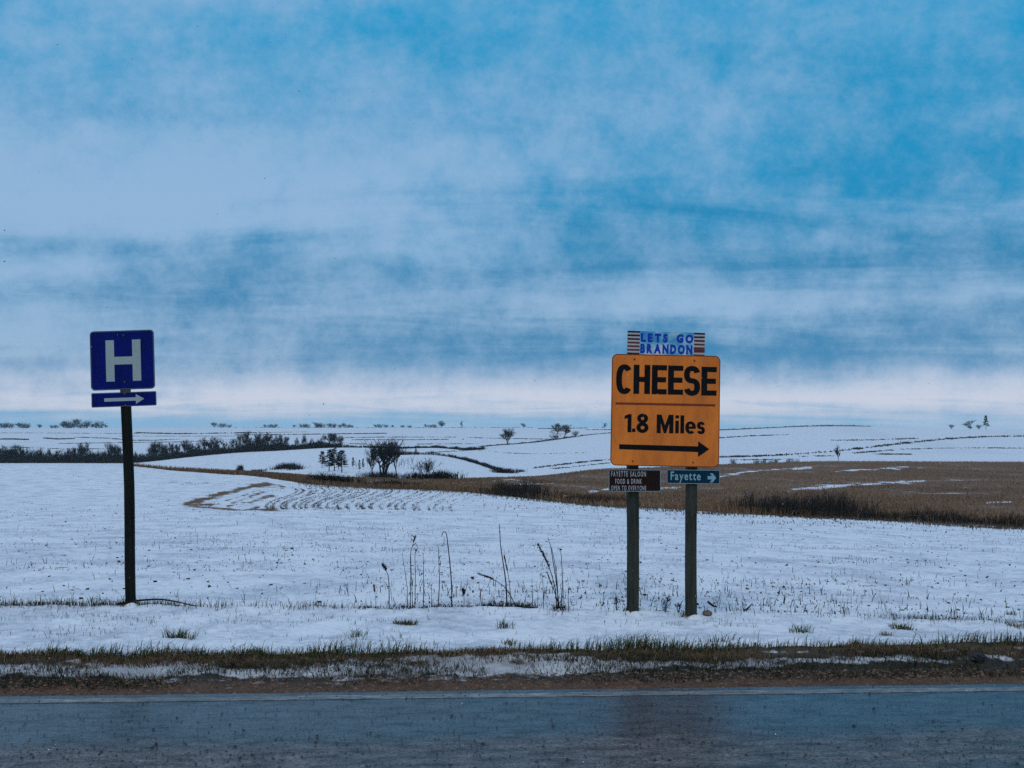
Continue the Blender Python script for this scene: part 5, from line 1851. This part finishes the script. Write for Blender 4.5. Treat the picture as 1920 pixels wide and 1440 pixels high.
def twiggy(px, py, h_px, w_px, label):
    x0, y0, z0 = hit(px, py)
    mp = y0 / FPX
    parts = []
    for k in range(9):
        a = random.uniform(-1, 1)
        H = h_px * mp * random.uniform(.6, 1)
        p1 = Vector((a * w_px * mp * .2, random.uniform(-.02, .02), H * .5)); p2 = Vector((a * w_px * mp * .5, random.uniform(-.04, .04), H))
        parts.append(tube([(0, 0, -.02), p1, p2], .0022, .0012, 4))
        for j in range(3):
            q = p1.lerp(p2, random.uniform(.2, .9))
            parts.append(tube([q, q + Vector((random.uniform(-.03, .03), random.uniform(-.02, .02), random.uniform(.015, .04)))], .0018, .003, 4))
    o = link('dead_weed', mesh('dead_weed', *join(parts), M_STALK), None, (x0, y0, z0))
    tag(o, label, 'weed', 'twiggy dead weeds beside the sign posts')


twiggy(1157, 1149, 26, 20, 'small branching dead weed left of the left post of the orange sign')
twiggy(1247, 1152, 30, 30, 'small branching dead weed between the two posts of the orange sign')
twiggy(1272, 1152, 16, 14, 'tiny dead weed touching the right post of the orange sign')


def lying(name, pxs, r0, r1, label, cat, lift=0.02):
    W = []
    for a, b_, l in pxs:
        x, y, z = hit(a, b_ + 0)
        y = min(max(y, 11.3), 13)
        x = (a - 960) / FPX * y
        W.append(Vector((x, y, float(Z(x, y)) + l)))
    o0 = W[0].copy()
    o = link(name, mesh(name, *tube([w - o0 for w in spline(W, 18)], r0, r1), M_STALK, True), None, o0)
    tag(o, label, cat)


lying('fallen_branch', [(226, 1138, .01), (262, 1134, .05), (305, 1134, .055), (340, 1137, .03), (372, 1140, .0)], .012, .006, 'thin dark branch lying across the grass at the foot of the blue sign', 'branch')
lying('bent_stick', [(1222, 1149, .0), (1245, 1146, .04), (1256, 1141, .08)], .004, .003, 'thin stick slanting up from the snow between the orange sign posts', 'stick')
lying('corn_stalk', [(1325, 1135, .06), (1334, 1140, .03), (1342, 1140, .015)], .014, .008, 'piece of dark corn stalk right of the orange sign posts', 'stalk')
lying('corn_stalk', [(1396, 1145, .01), (1403, 1140, .04), (1408, 1134, .08)], .012, .004, 'upturned piece of corn stalk right of the brown clod', 'stalk')


def lump(name, px, py, sx, sy, sz, mat, label, cat, seed):
    rr = random.Random(seed)
    x0, y0, z0 = hit(px, py)
    V, F = [], []
    n, m = 12, 7
    for j in range(m + 1):
        th = math.pi * j / m
        for k in range(n):
            a = k * math.tau / n
            q = 1 + rr.uniform(-.16, .16)
            V.append((sx * q * math.sin(th) * math.cos(a), sy * q * math.sin(th) * math.sin(a), sz * q * math.cos(th)))
    for j in range(m):
        for k in range(n):
            F.append((j * n + k, (j + 1) * n + k, (j + 1) * n + (k + 1) % n, j * n + (k + 1) % n))
    o = link(name, mesh(name, V, F, mat, False), None, (x0, y0, z0 + sz * .45))
    tag(o, label, cat)


lump('earth_clod', 1326, 1157, .05, .04, .034, M_STONE, 'brown clod lying on the snow right of the orange sign posts', 'clod', 3)
lump('snow_lump', 1208, 1150, .07, .05, .03, M_SNOW, 'rounded lump of snow just right of the left orange sign post', 'snow lump', 5)
lump('mud_clod', 1832, 1243, .06, .05, .045, M_GRIT, 'black clod of mud on the roadside bank at the far right', 'clod', 9)
lump('dark_clod', 1307, 1135, .024, .02, .016, M_GRIT, 'small dark clod in the field behind the right orange sign post', 'clod', 6)


# ------------------------------------------------------------------ grit on the road
def grit():
    n = 11000
    v = rng.choice([6.25, 5.9, 6.5, 7.0, 7.58], n, p=[.30, .22, .18, .18, .12]) + rng.normal(0, .17, n)
    v = np.clip(v, 4.6, 7.75)
    x = rng.uniform(-6.5, 6.5, n)
    s = np.clip(rng.lognormal(math.log(.0030), .50, n), .0015, .013)
    base = np.array([(1, 0, .1), (.31, .95, 0), (-.81, .59, .1), (-.81, -.59, 0), (.31, -.95, .1), (0, 0, .85)])
    tri = np.array([(0, 1, 5), (1, 2, 5), (2, 3, 5), (3, 4, 5), (4, 0, 5)])
    a = rng.uniform(0, math.tau, n)
    jit = rng.uniform(.7, 1.3, (n, 6, 1))
    B = base[None] * jit
    X = B[..., 0] * np.cos(a)[:, None] - B[..., 1] * np.sin(a)[:, None]
    Y = B[..., 0] * np.sin(a)[:, None] + B[..., 1] * np.cos(a)[:, None]
    V = np.stack([X * s[:, None] + x[:, None], Y * s[:, None] + (v + ROAD_S * x)[:, None], B[..., 2] * s[:, None] * .8 + .0035], -1)
    T = (np.arange(n)[:, None, None] * 6 + tri[None]).reshape(-1, 3)
    o = link('road_grit', np_mesh('road_grit', V.reshape(-1, 3), tris=T, mat=M_GRIT))
    tag(o, 'dark grit and crumbs of soil scattered over the wet asphalt', 'grit', None, 'stuff')
    # gravel of the shoulder
    n = 9000
    v = rng.uniform(7.60, 8.30, n); x = rng.uniform(-6.5, 6.5, n)
    y = v + ROAD_S * x
    s = np.clip(rng.lognormal(math.log(.007), .45, n), .003, .022)
    a = rng.uniform(0, math.tau, n)
    B = base[None] * rng.uniform(.7, 1.3, (n, 6, 1))
    X = B[..., 0] * np.cos(a)[:, None] - B[..., 1] * np.sin(a)[:, None]
    Y = B[..., 0] * np.sin(a)[:, None] + B[..., 1] * np.cos(a)[:, None]
    V = np.stack([X * s[:, None] + x[:, None], Y * s[:, None] + y[:, None], B[..., 2] * s[:, None] * .8 + np.maximum(Z(x, y), -.034)[:, None]], -1)
    T = (np.arange(n)[:, None, None] * 6 + tri[None]).reshape(-1, 3)
    c = np.repeat(pal(n, (.13, .075, .05), (.09, .056, .042), (.16, .10, .068), (.05, .036, .03)), 6, 0)
    o = link('shoulder_gravel', np_mesh('shoulder_gravel', V.reshape(-1, 3), tris=T, mat=M_PLANT, cols={'col': c}))
    tag(o, 'reddish brown gravel of the narrow road shoulder', 'gravel', None, 'stuff')


grit()


# ------------------------------------------------------------------ falling snow
def flakes():
    n = 420
    y = rng.uniform(3.0, 11.6, n)
    x = rng.uniform(-.55, .55, n) * y
    z = rng.uniform(.3, 4.2, n)
    s = rng.uniform(.0012, .0042, n)
    base = np.array([(1, 0, 0), (0, 1, 0), (-1, 0, 0), (0, -1, 0), (0, 0, 1), (0, 0, -1)], float)
    tri = np.array([(0, 1, 4), (1, 2, 4), (2, 3, 4), (3, 0, 4), (1, 0, 5), (2, 1, 5), (3, 2, 5), (0, 3, 5)])
    V = base[None] * rng.uniform(.6, 1.2, (n, 6, 1)) * s[:, None, None] + np.stack([x, y, z], 1)[:, None, :]
    T = (np.arange(n)[:, None, None] * 6 + tri[None]).reshape(-1, 3)
    o = link('falling_snow', np_mesh('falling_snow', V.reshape(-1, 3), tris=T, mat=M_SNOW))
    tag(o, 'a few fine snowflakes drifting in the air', 'snowflakes', None, 'stuff')


flakes()

# ------------------------------------------------------------------ haze over the far hills
HAZE = 0.00016


def haze():
    m = bpy.data.materials.new('pale_winter_air')
    m.use_nodes = True
    nt = m.node_tree
    nt.nodes.clear()
    out = nt.nodes.new('ShaderNodeOutputMaterial')
    v = nt.nodes.new('ShaderNodeVolumePrincipled')
    v.inputs['Color'].default_value = (0.80, 0.93, 1.0, 1)
    v.inputs['Density'].default_value = HAZE
    v.inputs['Anisotropy'].default_value = 0.2
    nt.links.new(v.outputs[0], out.inputs['Volume'])
    s, zb, zt = 1760, -20, 22
    V = [(-s, -s, zb), (s, -s, zb), (s, s, zb), (-s, s, zb), (-s, -s, zt), (s, -s, zt), (s, s, zt), (-s, s, zt)]
    F = [(0, 3, 2, 1), (4, 5, 6, 7), (0, 1, 5, 4), (1, 2, 6, 5), (2, 3, 7, 6), (3, 0, 4, 7)]
    o = link('haze', mesh('haze', V, F, m))
    tag(o, 'thin pale winter haze over the far hills', 'haze', None, 'stuff')


haze()
